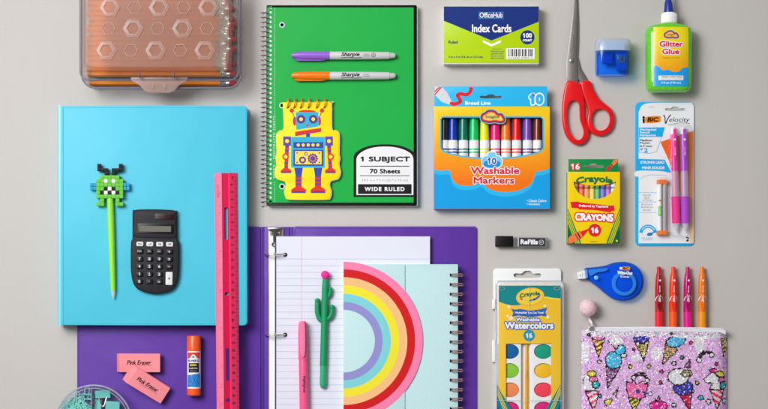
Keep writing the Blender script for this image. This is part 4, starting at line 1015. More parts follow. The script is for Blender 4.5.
def build_crayon_box():
    T = Thing('crayon_box', 'yellow and green box of sixteen crayons with green hang tab', 'box', 595, 205, 0, 15)
    ye = m((252, 218, 6), .35, coat=.3); gr = m((0, 132, 66), .38, coat=.2); dg = m((0, 92, 60), .4); rd = m((216, 24, 36), .4); wt = m(WHITE, .4); og = m((238, 118, 66), .45); lg = m((92, 176, 60), .4); bk = m((20, 20, 20))
    b = T.mb(); b.slab(rect(568.7, 159, 618.4, 174), 12.4, 13.2, gr, .1, holes=[hang(593.6, 166.2, 21.5, 5.2)]); tab = b.done('hang_tab')
    b = T.mb(); z = 13.25; b.text('16', 575.6, 166.4, 8.6, 6.0, z + .05, wt, bold=.04, out=[(rd, .9)])
    b.flat([(605.6, 171.6), (607.4, 167.2), (610, 165.2), (612, 167), (609.6, 169.6)], z, rd); b.flat([(609.6, 165.8), (614.6, 159.4), (618.2, 159.4), (618.2, 161.4), (612.2, 167.2)], z, og); b.line(610.6, 163.8, 613.4, 166.2, 1, z + .05, bk); b.done('printed_design', tab)
    win = arc(594.6, 181.6, 21.6, 4, 176, 26, ry=18.6) + [(573.2, 181), (578, 184.8), (594.6, 182.4), (611, 184.8), (616, 181)]
    win = smooth([(573.6, 181.4), (584, 184.6), (594.8, 185.6), (605.6, 184.6), (616, 181.4)], 4, False) + arc(594.8, 182, 20.8, 6, 174, 26, ry=17)
    b = T.mb(); b.box(567.6, 171.9, 0, 619.9, 243.4, .8, ye)
    b.box(567.6, 171.9, .8, 568.5, 243.4, 13.9, gr); b.box(619, 171.9, .8, 619.9, 243.4, 13.9, ye); b.box(568.5, 171.9, .8, 619, 172.8, 13.9, ye); b.box(568.5, 242.5, .8, 619, 243.4, 13.9, gr)
    b.slab(rect(567.5, 171.8, 620, 243.5), 13.95, 14.6, ye, .15, holes=[win], inner=ye); bx = b.done('box_body')
    b = T.mb(); z = 14.65
    for s in (-1, 1):
        X = lambda v: 593.8 + s * v
        def q(p): return [(X(a), c) for a, c in p]
        b.flat(q([(26.1, 208), (26.1, 243.4), (12.6, 243.4), (13.6, 240)]), z, gr)
        b.flat(q([(26.1, 227), (26.1, 243.4), (18.5, 243.4)]), z + .06, dg)
        for k in range(3): b.line(X(26.0), 211.5 + 4.6 * k, X(14.6 + 1.7 * k), 243.2, .7, z + .05, ye)
    b.text('Crayola', 594.6, 179.6, 37.4, 9.4, z + .1, m((0, 110, 56)), bold=.05, warp=lambda u, v: (u, v * (1.05 - .25 * abs(u) / 18) - (u * u) / 150))
    b.flat([(570.6, 202.4), (574.6, 203), (576.6, 201.9), (610.6, 205.6), (614, 205.2), (614.6, 211), (611.2, 210.8), (610.6, 212.4), (594, 210), (579, 209.4), (577, 206.6), (571.4, 207.4)], z + .1, rd)
    b.flat([(570.2, 201.9), (578.6, 201.6), (579.4, 208.2), (572, 207.9)], z + .12, rd)
    b.text('Preferred by Teachers!', 593.6, 206.4, 29, 3.2, z + .2, wt, bold=.03, warp=lambda u, v: (u, v - u * .03))
    b.text('CRAYONS', 594.2, 217.3, 38.6, 7.6, z + .2, wt, bold=.07, out=(rd, 1.1), warp=lambda u, v: (u, v * (.9 + .22 * abs(u) / 19) - u * .03))
    b.flat(ell(594.8, 230.2, 6.4, 6.4, 36), z + .15, rd); b.text('16', 594.9, 230.2, 7.4, 6.2, z + .2, wt, bold=.07)
    b.flat([(590.2, 228), (580.2, 231.6), (577.4, 234), (580, 238.2), (583, 236.6)], z + .2, rd); b.flat([(579.6, 230.4), (570, 236.2), (568.2, 238.6), (568.4, 243.2), (571, 243.3), (583.2, 237.2)], z + .24, og)
    b.line(577.4, 232.4, 580.6, 238.6, 1.2, z + .28, bk); b.line(575.2, 233.8, 578.4, 239.8, .7, z + .28, bk)
    b.text('CRAYOLA LLC', 594, 241.6, 7, 1.0, z + .2, bk); b.flat(ell(616.8, 240.8, 1.1), z + .2, ye); b.done('printed_design', bx)
    cs = [((150, 70, 30), 'brown'), ((228, 60, 40), 'red'), ((244, 142, 40), 'orange'), ((250, 222, 60), 'yellow'), ((40, 160, 80), 'green'), ((58, 80, 190), 'blue'), ((160, 60, 170), 'purple'), ((226, 226, 230), 'white')]
    for i, (c, nm) in enumerate(cs):
        x = 577.0 + i * 5.3 - 1.0; lean = (x - 594.6) * .02
        K = Thing('crayon', 'crayon with %s tip seen through the window of the crayon box' % nm, 'crayon', x, 200, 1.0, 8, 'crayons in the yellow box')
        cc = m(c, .5); lt = m(tuple(int(v * .68 + 255 * .3) for v in c), .55); r = 2.5
        b = K.mb(); b.rod((x, 179.5, 10), (x, 184.6, 10), [(0, 1.1, cc), (.3, 1.4, cc), (3.6, 2.1, cc), (3.8, 2.5, cc), (5.1, 2.5, cc)], 14); b.done('tip')
        b = K.mb(); b.rod((x, 184.4, 10), (x, 240, 10), [(0, 2.55, lt), (2.6, 2.55, bk), (3.4, 2.55, lt), (4.4, 2.55, bk), (5.0, 2.55, lt), (54, 2.55, lt), (55.6, 2.4, lt)], 14); b.done('paper_wrapper')
        # the rear row that carries it
        K2 = Thing('crayon', 'crayon of the rear row of the crayon box, behind the one with %s tip' % nm, 'crayon', x, 200, 1.0, 3, 'crayons in the yellow box')
        b = K2.mb(); b.rod((x, 181.5, 3.2), (x, 186.6, 3.2), [(0, 1.1, cc), (.3, 1.4, cc), (3.6, 2.1, cc), (3.8, 2.5, cc), (5.1, 2.5, cc)], 14); b.done('tip')
        b = K2.mb(); b.rod((x, 186.4, 3.2), (x, 240, 3.2), [(0, 2.55, lt), (53, 2.55, lt), (53.6, 2.4, lt)], 14); b.done('paper_wrapper')
build_crayon_box()
def build_pencil_pack():
    T = Thing('pencil_pack', 'blue and white blister card of two mechanical pencils with a lead case', 'stationery pack', 665, 174, 0, 2.2)
    bl = m((24, 160, 220), .35, coat=.3); wt = m((238, 240, 244), .4, coat=.3); bk = m((20, 20, 22), .4); og = m((242, 140, 30), .4); db = m((10, 110, 190), .4)
    o = rrect(635.4, 102, 694.4, 245.8, 5, 6); hh = hang(675.2, 109.3, 20, 5)
    b = T.mb(); b.slab(o, 0, 1.2, bl, .15, holes=[hh]); card = b.done('backing_card')
    b = T.mb(); z = 1.25
    b.flat([(638.6, 243.2), (638.8, 112)] + smooth([(638.8, 112), (642, 105.6), (648, 103.2), (660, 102.6)], 4, False) + [(692, 102.6), (694.0, 106), (693.8, 243.2)], z, wt, holes=[hh])
    b.flat([(660.4, 142), (693.8, 130.4), (693.9, 243), (690, 243), (688.6, 225), (676, 178), (666, 152)], z + .05, m((250, 140, 40), .4, 'gradient', c2=(255, 214, 170), ys=(174 - 150, 174 - 240), coat=.3))
    b.flat([(660.4, 142), (669.6, 139), (676, 178), (667, 156)], z + .08, m((214, 92, 30), .4, coat=.3))
    b.flat([(639.0, 127.6), (665.2, 127.2), (662.2, 136.8), (639, 137.2)], z + .05, bl)
    b.stroke([(639.2, 137), (639.2, 152.2), (650, 153.4), (656.6, 151.6), (663, 134)], .5, z + .05, bl)
    b.flat([(636.2, 158.6), (664.8, 159.6), (671.4, 172.6), (636, 171.4)], z + .06, bl)
    b.flat(smooth([(636, 171.2), (650, 170.6), (664, 171.4), (672.4, 174.6), (668, 176), (650, 175), (636, 176.6)], 3), z + .07, wt)
    b.stroke(smooth([(639.6, 179), (646, 175.8), (655, 174.8), (668, 175.8)], 4, False), .6, z + .1, m((150, 200, 230)))
    for y in (192.6, 201.9, 212.4): b.line(637.4, y, 656.6, y, .35, z + .1, bl)
    b.stroke(arc(648.2, 233.4, 7.2, 185, 355, 16), 3.4, z + .1, bl); b.stroke(arc(648.2, 233.4, 7.2, 210, 330, 10), .6, z + .14, wt)
    b.flat(ell(650, 234.2, 3.0, 1.6, rot=-12), z + .15, db); b.line(650, 234, 655, 231.4, .7, z + .16, db)
    b.done('printed_design', card)
    b = T.mb(); z = 1.4
    b.flat(smooth([(646.6, 116.8), (659.8, 116.0), (660.6, 119), (659.4, 122.2), (646.6, 123), (645.4, 120)], 3), z, og); b.text('BIC', 653, 119.4, 11.2, 4.6, z + .05, bk, bold=.06, shear=.15)
    b.flat(ell(643.8, 117.4, 1.3), z, bk); b.flat([(642.6, 118.8), (645, 118.8), (644.8, 123.2), (643, 123.2)], z, bk)
    b.stroke(smooth([(663.2, 115.8), (664.8, 116.2), (665.6, 123.6), (667.6, 119), (671, 114.4)], 4, False), .9, z, bk)
    b.text('elocity', 679.6, 120.2, 20.6, 6.0, z, bk, bold=.0, shear=.25); b.stroke(smooth([(668, 125), (680, 122.9), (690, 123.4)], 4, False), .35, z, bk)
    for i, (s, w) in enumerate((('Mechanical', 16.5), ('Pencil', 9.5), ('Portemine', 16))): b.text(s, 640 + w / 2, 129.5 + 2.8 * i, w, 2.3, z, wt, bold=.05)
    for i, (s, w) in enumerate((('Medium', 12), ('Moyen', 10), ('0.7 mm', 12))): b.text(s, 640 + w / 2, 140.2 + 2.9 * i, w, 2.3, z, bk, bold=.03)
    b.text('#', 641.6, 149.2, 2.2, 2.6, z, db, bold=.02); b.text('2', 646, 150.2, 4, 4.6, z, bl, bold=.05)
    b.text('STRONG LEAD', 652.4, 162.3, 24, 2.8, z, wt, bold=.05); b.text('MINE SOLIDE', 653.4, 167.7, 22.4, 2.8, z, wt, bold=.05)
    gy = m((110, 116, 124), .5)
    for y, s in ((195, 'Smooth'), (197.6, 'dark'), (200.2, 'writing'), (204.2, 'Écriture'), (207, 'fluide et'), (209.8, 'foncée')): b.text(s, 647, y, len(s) * 1.35, 1.7, z, gy, bold=.01)
    b.text('ERASER', 647.6, 238, 12, 1.0, z, bl); b.text('GOMME', 647.6, 239.8, 10, 1.0, z, bl)
    b.text('Q 195', 651.6, 107.3, 4.6, 1.0, z, gy); b.text('2', 687.6, 239, 3.2, 4.6, z, bk, bold=.04); b.done('printed_lettering', card)
    cl = m((235, 240, 246), .07, 'clear', op=.03, c2=(255, 255, 255))
    def shell(o, h): 
        b.slab(o, 1.5, h, cl, 1.6, bot=False)
    b = T.mb(); shell(rrect(669.0, 125.4, 690.6, 235.4, 4, 5), 13.5); shell(rrect(655.8, 178, 668.6, 236.4, 3, 4), 10); b.done('blister')
    for x0, x1, c, nm in ((674.2, 677.2, (226, 26, 140), 'magenta'), (684.0, 686.2, (160, 58, 186), 'purple')):
        M_ = Thing('mechanical_pencil', '%s mechanical pencil with rubber grip in the blister card' % nm, 'mechanical pencil', (x0 + x1) / 2, 180, 1.6, 8, 'mechanical pencils in the blister card')
        cc = m(c, .3, coat=.5); gc = m(c, .6); ww = m((240, 236, 244), .4); tc = m(tuple(int(v * .25 + 240 * .75) for v in c), .15, 'clear', op=.5)
        A = Vector((x0, 126.8, 4.3)); B = Vector((x1, 234, 4.3)); d = (B - A).normalized(); at = lambda t: tuple(A + d * t)
        b = M_.mb(); b.rod(at(0), at(8), [(0, 1.8, ww), (.5, 2.3, ww), (5, 2.4, ww), (5.2, 3.0, ww), (8, 3.2, ww)], 20); b.done('eraser_cap')
        b = M_.mb(); b.rod(at(7), at(44), [(0, 3.2, cc), (3, 3.6, cc), (37, 3.7, cc)], 24); b.done('barrel')
        b = M_.mb(); b.rod(at(44), at(70), [(0, 3.6, tc), (26, 3.7, tc)], 24); b.rod(at(43.5), at(70), [(0, 1.6, cc), (26, 1.5, cc)], 12); b.done('clear_section')
        b = M_.mb(); pr = []
        for k in range(14): pr += [(k * 1.9, 4.25, gc), (k * 1.9 + 1.3, 4.25, gc), (k * 1.9 + 1.5, 4.0, gc)]
        b.rod(at(69.5), at(96.5), pr + [(26.8, 4.1, gc)], 24); b.done('grip')
        b = M_.mb(); tt = m((236, 232, 240), .2, 'clear', op=.6); b.rod(at(96), at(107), [(0, 3.6, tt), (2.4, 3.1, tt), (6.6, 1.6, tt), (8.4, .8, tt), (10.4, .5, tt)], 16); b.done('tip')
        b = M_.mb(); b.slab([(x0 - 1, 129), (x0 + 2.0, 129), (x0 + 2.2, 158), (x0 + .6, 161), (x0 - .6, 158)], 7.9, 8.9, cc, .3)
        b.flat(ell(x0 + .6, 139.6, 1.1), 8.95, m(WHITE)); b.text('BIC 0.7', x0 + .8, 151, 8, 1.5, 8.95, m((250, 220, 240)), bold=.03, rot=90); b.done('clip')
    L = Thing('lead_case', 'small clear lead refill case with orange ends in the blister card', 'lead case', 664, 207, 1.6, 5)
    oo = m((240, 120, 40), .4)
    for nm, y0, y1 in (('end_cap', 179.6, 184.2), ('end_cap', 230.4, 235)):
        b = L.mb(); b.slab(rrect(657.2, y0, 667.6, y1, .8, 2), .2, 5, oo, .6); b.done(nm)
    tc = m((236, 236, 240), .15, 'clear', op=.45)
    b = L.mb(); b.rod((659.9, 184, 2.7), (659.9, 230.6, 2.7), [(0, 2.3, m((240, 242, 242), .4)), (46.6, 2.3, tc)], 18); b.rod((665, 184, 2.7), (665, 230.6, 2.7), [(0, 2.0, tc), (46.6, 2.0, tc)], 18); b.done('tubes')
    b = L.mb(); b.rod((665, 186, 2.7), (665, 229, 2.7), [(0, 1.2, m((60, 60, 66), .4)), (43, 1.2, m((60, 60, 66), .4))], 10); b.done('lead_bundle')
    b = L.mb(); b.zf = cylx(659.9, 2.35, 2.7); b.flat(rect(658.2, 206, 661.6, 216), .06, m((110, 196, 60), .5)); b.text('HB 0.7', 659.9, 211, 6.5, 1.6, .12, m(WHITE), rot=90, bold=.03); b.flat(rect(658.8, 199.6, 661, 201.4), .06, m((230, 110, 30))); b.done('printed_label')
build_pencil_pack()

def build_refill_tube():
    T = Thing('lead_refill_tube', 'clear tube of lead refills with square black cap', 'lead refills', 522, 242, 0, 8, rot=-.6)
    b = T.mb(); b.slab(rrect(495.5, 236.1, 513.2, 246.7, .8, 3), 0, 8, m((14, 13, 14), .4), .6); b.done('cap')
    cl = m((220, 222, 226), .08, 'clear', op=.16, c2=(236, 238, 240))
    b = T.mb(); b.slab(rrect(513.2, 236.8, 548.2, 247.3, 1, 3), .3, 7.4, cl, .8, bot=True); b.done('tube')
    b = T.mb(); b.slab(rect(516, 238.2, 545.0, 245.4), 1.6, 5.6, m((54, 54, 60), .35), .3)
    for k in range(6): b.tube([(514, 239 + 1.15 * k, 5.6), (545.4, 239 + 1.15 * k, 5.6)], .42, m((44, 44, 50), .35, metal=.4), n=6)
    b.done('lead_bundle')
    b = T.mb(); b.flat(rect(519, 237.9, 545.2, 245.9), 7.46, m((50, 50, 56), .35)); wt = m((226, 228, 232), .4)
    b.text('ReFills', 529.2, 241.8, 17.4, 5.0, 7.52, wt, bold=.06); b.stroke(ell(541.4, 242, 2.3, 2.3, 18), .4, 7.52, wt, True); b.text('0.7', 541.4, 242, 2.8, 1.6, 7.52, wt, bold=.03)
    b.flat(rect(518, 237.6, 518.7, 246.2), 7.5, wt); b.done('printed_label')
build_refill_tube()

def build_watercolors():
    T = Thing('watercolor_set', 'white plastic tray of washable watercolor pans under a clear printed lid', 'paint set', 529, 340, 0, 11)
    wp = m((236, 238, 240), .4, coat=.1); tray = m((226, 228, 228), .45); teal = m((0, 128, 132), .4); ye = m((255, 208, 54), .4); wt = m(WHITE, .4); bl = m((30, 96, 176), .4); og = m((246, 180, 40), .4)
    b = T.mb(); b.slab(rrect(493.6, 268, 562, 300, 4, 5), 1.6, 3.2, wp, .5, holes=[hang(528, 274.8, 28, 8)]); b.done('hang_tab')
    b = T.mb(); b.slab(rrect(495.6, 281, 563.6, 460, 4, 5), 0, 4.2, wp, .8); b.box(492.4, 299, 1.5, 495.8, 309, 6, wp, .8); b.box(492.4, 340, 1.5, 495.8, 362, 6, wp, .8)
    tr = b.done('tray')
    rowy = [351.4, 370.6, 389.8, 409.0, 428.2, 447.4]
    lc = [(0, 92, 156), (134, 192, 60), (250, 146, 92), (206, 30, 118), (120, 70, 160), (60, 40, 30)]; rc = [(0, 150, 120), (255, 200, 26), (232, 62, 84), (208, 26, 120), (250, 250, 250), (30, 30, 30)]
    for xc, cs in ((509.9, lc), (543.6, rc)):
        b = T.mb(); b.slab(rrect(xc - 13, 342.8, xc + 11.6 if xc < 520 else xc + 11, 458, 2, 4), 4.2, 8, tray, .6, holes=[ell(xc, y, 9.4, 7.4, 26) for y in rowy], inner=tray); b.done('pan_strip', tr)
        for y, c in zip(rowy, cs):
            b = T.mb(); b.slab(ell(xc, y, 9.3, 7.3, 30), 4.3, 6.9, m(c, .55, bump=.15, bscale=500), 1.4); b.done('paint_pan', tr)
    cl = m((240, 242, 246), .1, 'clear', op=.005, c2=(255, 255, 255)); ce = m((214, 220, 228), .12, 'clear', op=.35)
    # printed card under the clear lid
    wA = [(506, 343.4), (521.3, 343.4), (521.3, 452), (506, 452)]; wB = [(533.6, 343.4), (551.2, 343.4), (551.2, 452), (533.6, 452)]; wC = [(521.6, 343.4), (533.3, 343.4), (533.3, 452), (521.6, 452)]
    win = [(506, 343.4), (551.2, 343.4), (551.2, 452), (506, 452)]
    b = T.mb(); b.slab(rrect(498.7, 285.4, 561, 458, 1, 2), 9.0, 9.4, ye, .05, holes=[win]); card = b.done('printed_card')
    b = T.mb(); z = 9.45
    b.flat([(498.8, 285.5), (560.9, 285.5), (560.9, 298.6)] + smooth([(560.9, 298.4), (552, 297.6), (545, 296.4), (534, 299), (522, 304.4), (510, 305), (498.8, 301.6)], 4, False)[1:], z, teal)
    b.stroke(smooth([(541, 297), (548, 297.6), (560.8, 299.4)], 4, False), .7, z + .05, m((226, 232, 90)))
    for x, y, r in ((549, 311, 7), (548, 336, 7.5), (512, 327, 4)): b.flat(ell(x, y, r), z + .02, m((252, 200, 44), .4))
    b.flat(ell(530.2, 296.6, 14.2, 8.9, rot=-8), z + .08, og); b.flat(ell(530.2, 296.6, 13.4, 8.1, rot=-8), z + .12, m((250, 214, 60)))
    for k, (cc, a0, a1) in enumerate((((190, 50, 110), 140, 170), ((60, 90, 190), 30, 70), ((30, 150, 170), 62, 96), ((216, 40, 40), 12, 34))): b.stroke([(530.2 + 10 * math.cos(math.radians(a)), 294.8 + 5.6 * math.sin(math.radians(a)) - (10 * math.cos(math.radians(a))) * .14) for a in [a0 + (a1 - a0) * q / 5 for q in range(6)]], 1.9, z + .16, m(cc, .4))
    b.flat([(511, 308.4), (515, 309.6), (520, 308.8), (530, 310.6), (540, 309.4), (547.6, 307.2), (545.6, 312), (547, 316.4), (541, 315.6), (530, 317), (518, 315.4), (512, 316.6), (513.4, 312.4)], z + .1, bl)
    for x, y, r in ((509, 306.6, 1.6), (511, 318, 2.2), (548, 317, 1.6), (545, 305.8, 1.3), (507.6, 316, 1.4)): b.flat(ell(x, y, r), z + .12, m((250, 236, 190)))
    for s in (-1, 1):
        X = lambda v: 528.7 + s * v
        b.flat([(X(32), 384.5), (X(32), 440), (X(8), 440), (X(17.5), 409)], z + .04, teal); b.flat([(X(32), 402), (X(32), 440), (X(18), 440)], z + .1, m((24, 70, 130)))
        for k in range(3): b.line(X(31.8), 386.5 + 3 * k, X(9 + 2.2 * k), 438, .7, z + .08, m((236, 206, 60)))
    b.done('printed_design', card)
    b = T.mb(); z = 9.65
    b.text('Crayola', 530, 294.8, 21, 5.6, z, m((0, 110, 70)), bold=.05, rot=8, warp=lambda u, v: (u, v - u * u / 90 + .6), out=(m((250, 214, 60)), .4))
    b.text('Washability You Can Trust!', 529.4, 312.8, 29, 2.6, z, wt, bold=.03)
    b.text('Washable', 528, 319.4, 23.6, 3.8, z + .05, wt, bold=.04, out=(bl, .8)); b.text('Watercolors', 529.2, 325.4, 49, 7.0, z + .15, wt, bold=.05, out=(bl, .9))
    b.flat(ell(529.2, 335.4, 5.7, 5.7, 30), z, m((20, 140, 170))); b.text('16', 529.2, 335.4, 6.6, 5.0, z + .05, wt, bold=.05); b.done('printed_lettering', card)
    b = T.mb(); o = rrect(495.7, 280.4, 564.2, 460, 4, 5); b.slab(o, 4.3, 11, cl, 1.4, bot=False)
    b.tube([(x, y, 10.2) for x, y in inset(o, 1.1)], .55, ce, closed=True); b.tube([(x, y, 6) for x, y in o], .5, ce, closed=True)
    b.tube([(497, 400.3, 11), (563, 400.3, 11)], .3, ce); b.tube([(529, 282, 11), (529, 343, 11)], .22, ce)
    for x in (502, 557): b.tube([(u, v, 11) for u, v in ell(x, 288.4, 2.8, 1.6, 18)], .25, ce, n=6, closed=True)
    b.done('lid', tr)
    K = Thing('paintbrush', 'thin yellow handled paintbrush lying between the paint pans', 'paintbrush', 526.8, 395, 4.3, 3)
    yb = m((246, 176, 36), .35, coat=.3); b = K.mb(); b.rod((526.8, 338, 1.7), (526.4, 430, 1.7), [(0, .8, yb), (2, 1.2, yb), (40, 1.7, yb), (92, 1.6, yb)], 14); b.done('handle')
    b = K.mb(); b.text('Crayola', 526.9, 375, 9, 1.0, 3.5, m((60, 40, 20)), rot=90, bold=.02); b.done('printed_lettering')
    b = K.mb(); b.rod((526.4, 430, 1.7), (526.4, 440, 1.7), [(0, 1.7, m((220, 220, 222), .2, metal=.9)), (10, 1.5, m((220, 220, 222), .2, metal=.9))], 14); b.done('ferrule')
    b = K.mb(); b.rod((526.4, 440, 1.7), (526.4, 452, 1.7), [(0, 1.5, m((70, 50, 40), .7)), (5, 1.7, m((70, 50, 40), .7)), (12, .2, m((70, 50, 40), .7))], 14); b.done('bristles')
build_watercolors()

def build_tape():
    T = Thing('correction_tape', 'translucent blue teardrop shaped correction tape dispenser with white nose', 'correction tape', 612, 281, 0, 9)
    bl = m((20, 104, 226), .10, 'clear', op=.12, c2=(185, 220, 255)); lb = m((120, 206, 255), .25, coat=.6); dk = m((22, 104, 214), .3); wt = m((240, 242, 246), .4)
    o = smooth([(585.2, 268.8), (590, 267.4), (598, 266.6), (606, 265.2), (613, 262.8), (621, 261.6), (629, 262.2), (636.4, 265.6), (641.8, 271.6), (644, 279), (643.4, 287), (639.6, 294), (633, 299), (625, 301), (616, 299.8), (608, 295.4), (600, 288.6), (592, 282.4), (586.4, 278.6)], 4)
    b = T.mb(); b.slab(o, .3, 8.6, bl, 1.8); sh = b.done('shell')
    b = T.mb(); b.slab(inset(o, 1.6), 1.2, 3.4, dk, .3); b.slab(ell(624.4, 283.4, 12.2, 12.2, 40), 3.4, 7.8, lb, .5, holes=[ell(624.4, 283.4, 8.6, 8.6, 30)]); b.slab(ell(624.4, 283.4, 8.2, 8.2, 30), 3.4, 6.6, dk, .4)
    b.slab(smooth([(589, 270), (596, 269), (608, 268), (606, 271), (597, 272.6), (591, 276)], 3), 3.4, 7.2, lb, .5); b.done('tape_spool')
    b = T.mb(); b.rod((596.2, 277.6, 8.4), (596.2, 277.6, 9.4), [(0, 2.1, lb), (.7, 2.1, lb), (1, 1.4, lb)], 16); b.done('rivet')
    b = T.mb(); b.slab([(577.4, 272.4), (584.6, 270.2), (587.6, 270.4), (588.4, 277.4), (585.6, 278.6), (578.8, 279)], .6, 7, wt, .6); b.flat(ell(580.4, 275.4, .7), 7.05, m((120, 124, 130))); b.flat(rect(582.4, 272.4, 582.9, 277), 7.05, m((170, 174, 180))); b.done('nose_cap')
    b = T.mb(); z = 8.66; og = m((244, 150, 30), .4)
    b.flat(smooth([(622.6, 266.8), (629.6, 266.8), (630, 268.6), (629.2, 270.2), (622.6, 270), (622, 268.4)], 3), z, og); b.text('BIC', 626, 268.5, 5.6, 2.4, z + .05, m(BLACK), bold=.05); b.flat(ell(620.8, 268.2, 1.3), z, wt)
    b.text('Wite-Out', 625, 272.8, 15.4, 3.6, z, wt, bold=.07, rot=-3); b.text('EZ Correct', 625, 276.6, 9, 1.8, z, wt, bold=.05, rot=-3); b.done('printed_lettering', sh)
build_tape()

def build_pouch():
    H = 11.5
    T = Thing('sequin_pouch', 'lilac sequin zip pouch with ice cream cone pattern and pink pompom', 'pouch', 655, 395, 0, H)
    X0, X1, Y0, Y1 = 582.6, 728.2, 330, 452
    lil = m((222, 168, 222), .5); wz = m((236, 236, 244), .6)
    def hz(x, y):
        u = min(x - X0, X1 - x) / 16.0; v = (Y1 - y) / 16.0
        e = max(0.0, min(1.0, u)); f = max(0.0, min(1.0, v)); s_ = (1 - (1 - e) ** 2.4) * (1 - (1 - f) ** 2.4)
        return 1.2 + (H - 1.6) * s_ + .35 * math.sin(x * .09 + y * .05) * s_
    b = T.mb(); b.slab(rrect(X0 + 1, Y0 + 1, X1 - 1, Y1, 5, 4), .1, .6, lil, .1); b.done('back_panel')
    b = T.mb(); nx, ny = 48, 36
    g = [[(X0 + (X1 - X0) * i / nx, Y0 + (Y1 - Y0) * j / ny) for i in range(nx + 1)] for j in range(ny + 1)]
    ids = [[b.pt(x, y, hz(x, y)) for x, y in r] for r in g]
    for j in range(ny):
        for i in range(nx): b.face((ids[j][i], ids[j + 1][i], ids[j + 1][i + 1], ids[j][i + 1]), lil)
    front = b.done('front_panel')
    # ---- the sequin picture
    K = (30, 22, 34)
    def inpoly(p, x, y):
        c = False; n = len(p)
        for i in range(n):
            x1, y1 = p[i]; x2, y2 = p[(i + 1) % n]
            if (y1 > y) != (y2 > y) and x < (x2 - x1) * (y - y1) / (y2 - y1) + x1: c = not c
        return c
    def dist(p, x, y):
        best = 99; n = len(p)
        for i in range(n):
            x1, y1 = p[i]; x2, y2 = p[(i + 1) % n]; dx, dy = x2 - x1, y2 - y1
            t = max(0, min(1, ((x - x1) * dx + (y - y1) * dy) / (dx * dx + dy * dy + 1e-9))); best = min(best, math.hypot(x - x1 - t * dx, y - y1 - t * dy))
        return best
    SH = []
    def sh(poly, fill, ol=.55): SH.append((poly, fill, ol, min(p[0] for p in poly) - 1, max(p[0] for p in poly) + 1, min(p[1] for p in poly) - 1, max(p[1] for p in poly) + 1))
    def st(a, c, w, ang=.6): return lambda x, y: a if ((x * ang + y) % (2 * w)) < w else c
    PK, YE, TE, NV, CY, WH, RD, MG = (246, 120, 184), (226, 212, 60), (40, 164, 170), (52, 58, 160), (66, 182, 224), (240, 240, 246), (226, 60, 96), (206, 30, 140)
    def lattice(a, c): return lambda x, y: a if (int((x + y) / 1.9) + int((x - y) / 1.9 + 500)) % 2 else c
    sh([(592, 338.6), (604.6, 338.6), (598.4, 357)], st(YE, (130, 30, 70), 2.4)); sh(ell(598.6, 336.6, 6, 3.6), (240, 130, 190))
    sh([(606, 362.6), (621, 367), (607.4, 388)], lattice((150, 110, 160), (60, 30, 60))); sh(ell(613.6, 360, 8, 8.6), CY); sh(ell(620.4, 349.6, 5.4, 5.0), CY, .5); sh([(616, 349), (608, 340.6), (619, 345.6)], (250, 170, 210), .5); sh(ell(624, 355.6, 3, 2.2), WH)
    sh([(634.4, 341), (649, 341), (644, 361)], lattice((236, 226, 120), K)); sh(ell(641.4, 338.6, 7.6, 4.4), NV)
    sh([(666, 339.6), (677.5, 350), (662.4, 364.6)], lattice((236, 200, 140), (90, 66, 50))); sh(ell(676, 341, 9.6, 5.6, rot=-12), CY)
    sh(ell(616, 341, 7, 4), WH, 0); sh(ell(656.6, 353, 6, 6.5), WH, 0); sh(ell(636, 358, 5, 3.5), WH, 0); sh(ell(699.6, 344, 5, 9), WH, 0); sh(ell(586, 352, 4, 12), WH, 0); sh(ell(700, 336, 24, 3), WH, 0); sh(ell(610, 334, 22, 3), WH, 0)
    sh([(712.6, 350.6), (704, 349.6), (698.6, 354), (697.4, 360), (700.8, 361.4), (703, 355.6), (707, 353), (712, 356)], K, 0); sh(ell(711.6, 354.6, 2.6), WH); sh(ell(699, 360, 2.4), WH)
    sh([(721, 338), (728, 338), (728, 350), (724, 357)], st(YE, (90, 60, 40), 2))
    sh(ell(590, 382, 6, 10), WH, .4); sh(ell(592, 373.6, 4.2, 3), YE); sh(ell(593.6, 379, 4, 3), PK); sh(ell(596, 384.6, 3.6, 3.8), TE); sh([(586, 391), (599, 391), (594, 412)], st(RD, WH, 3))
    sh([(628, 397), (641.6, 397), (633.6, 412)], st((232, 222, 60), (50, 70, 50), 2)); sh([(626, 388), (626.8, 381), (630, 383.4), (633, 381), (637, 384), (643, 381), (645.4, 384), (648, 382), (647, 390), (645, 397), (638, 399), (629, 397)], (244, 110, 178)); sh(ell(638, 391.4, 2), NV, .3); sh(ell(645, 393, 1.8), NV, .3)
    sh([(678.6, 393.6), (691.6, 392.6), (689.8, 411)], lattice((224, 40, 90), (150, 20, 60))); sh(ell(683.2, 387.6, 10, 7.4), NV); sh(ell(678.4, 376.6, 10.6, 8.2), WH); sh(ell(686.4, 373.4, 5.6, 3.4), (150, 160, 90)); sh(ell(684, 373.6, 1.3), WH, .4); sh(ell(688.6, 374, 1.3), WH, .4); sh([(684, 367), (690.6, 358.4), (690, 368)], (110, 60, 110))
    sh([(709.8, 388.6), (724.4, 389.8), (717, 410)], st(RD, WH, 3, -.6)); sh([(704, 379), (709, 374), (714, 372), (719, 378), (722, 390), (709, 389), (713, 383), (706, 382.4)], WH); sh(ell(713.4, 370.6, 3.4, 2.4), MG); sh(ell(720.4, 374, 4.6, 2.8, rot=20), YE); sh(ell(722.4, 380, 3.6, 3), PK); sh(ell(723.4, 385.4, 3.4, 4), TE)
    sh([(632, 377), (635, 373), (640, 371.6), (646, 373), (649, 378), (645.4, 378.6), (642.6, 375.8), (638, 375.8), (635, 379)], K, 0); sh(ell(633.6, 378, 2.2), WH); sh(ell(647, 380, 2.2), WH)
    sh(ell(658.4, 406, 9, 5.6), MG); sh([(655, 400.6), (659, 395.6), (660.6, 401)], (246, 130, 190), .5); sh([(604, 400), (612, 398.6), (610, 404), (606, 406)], YE)
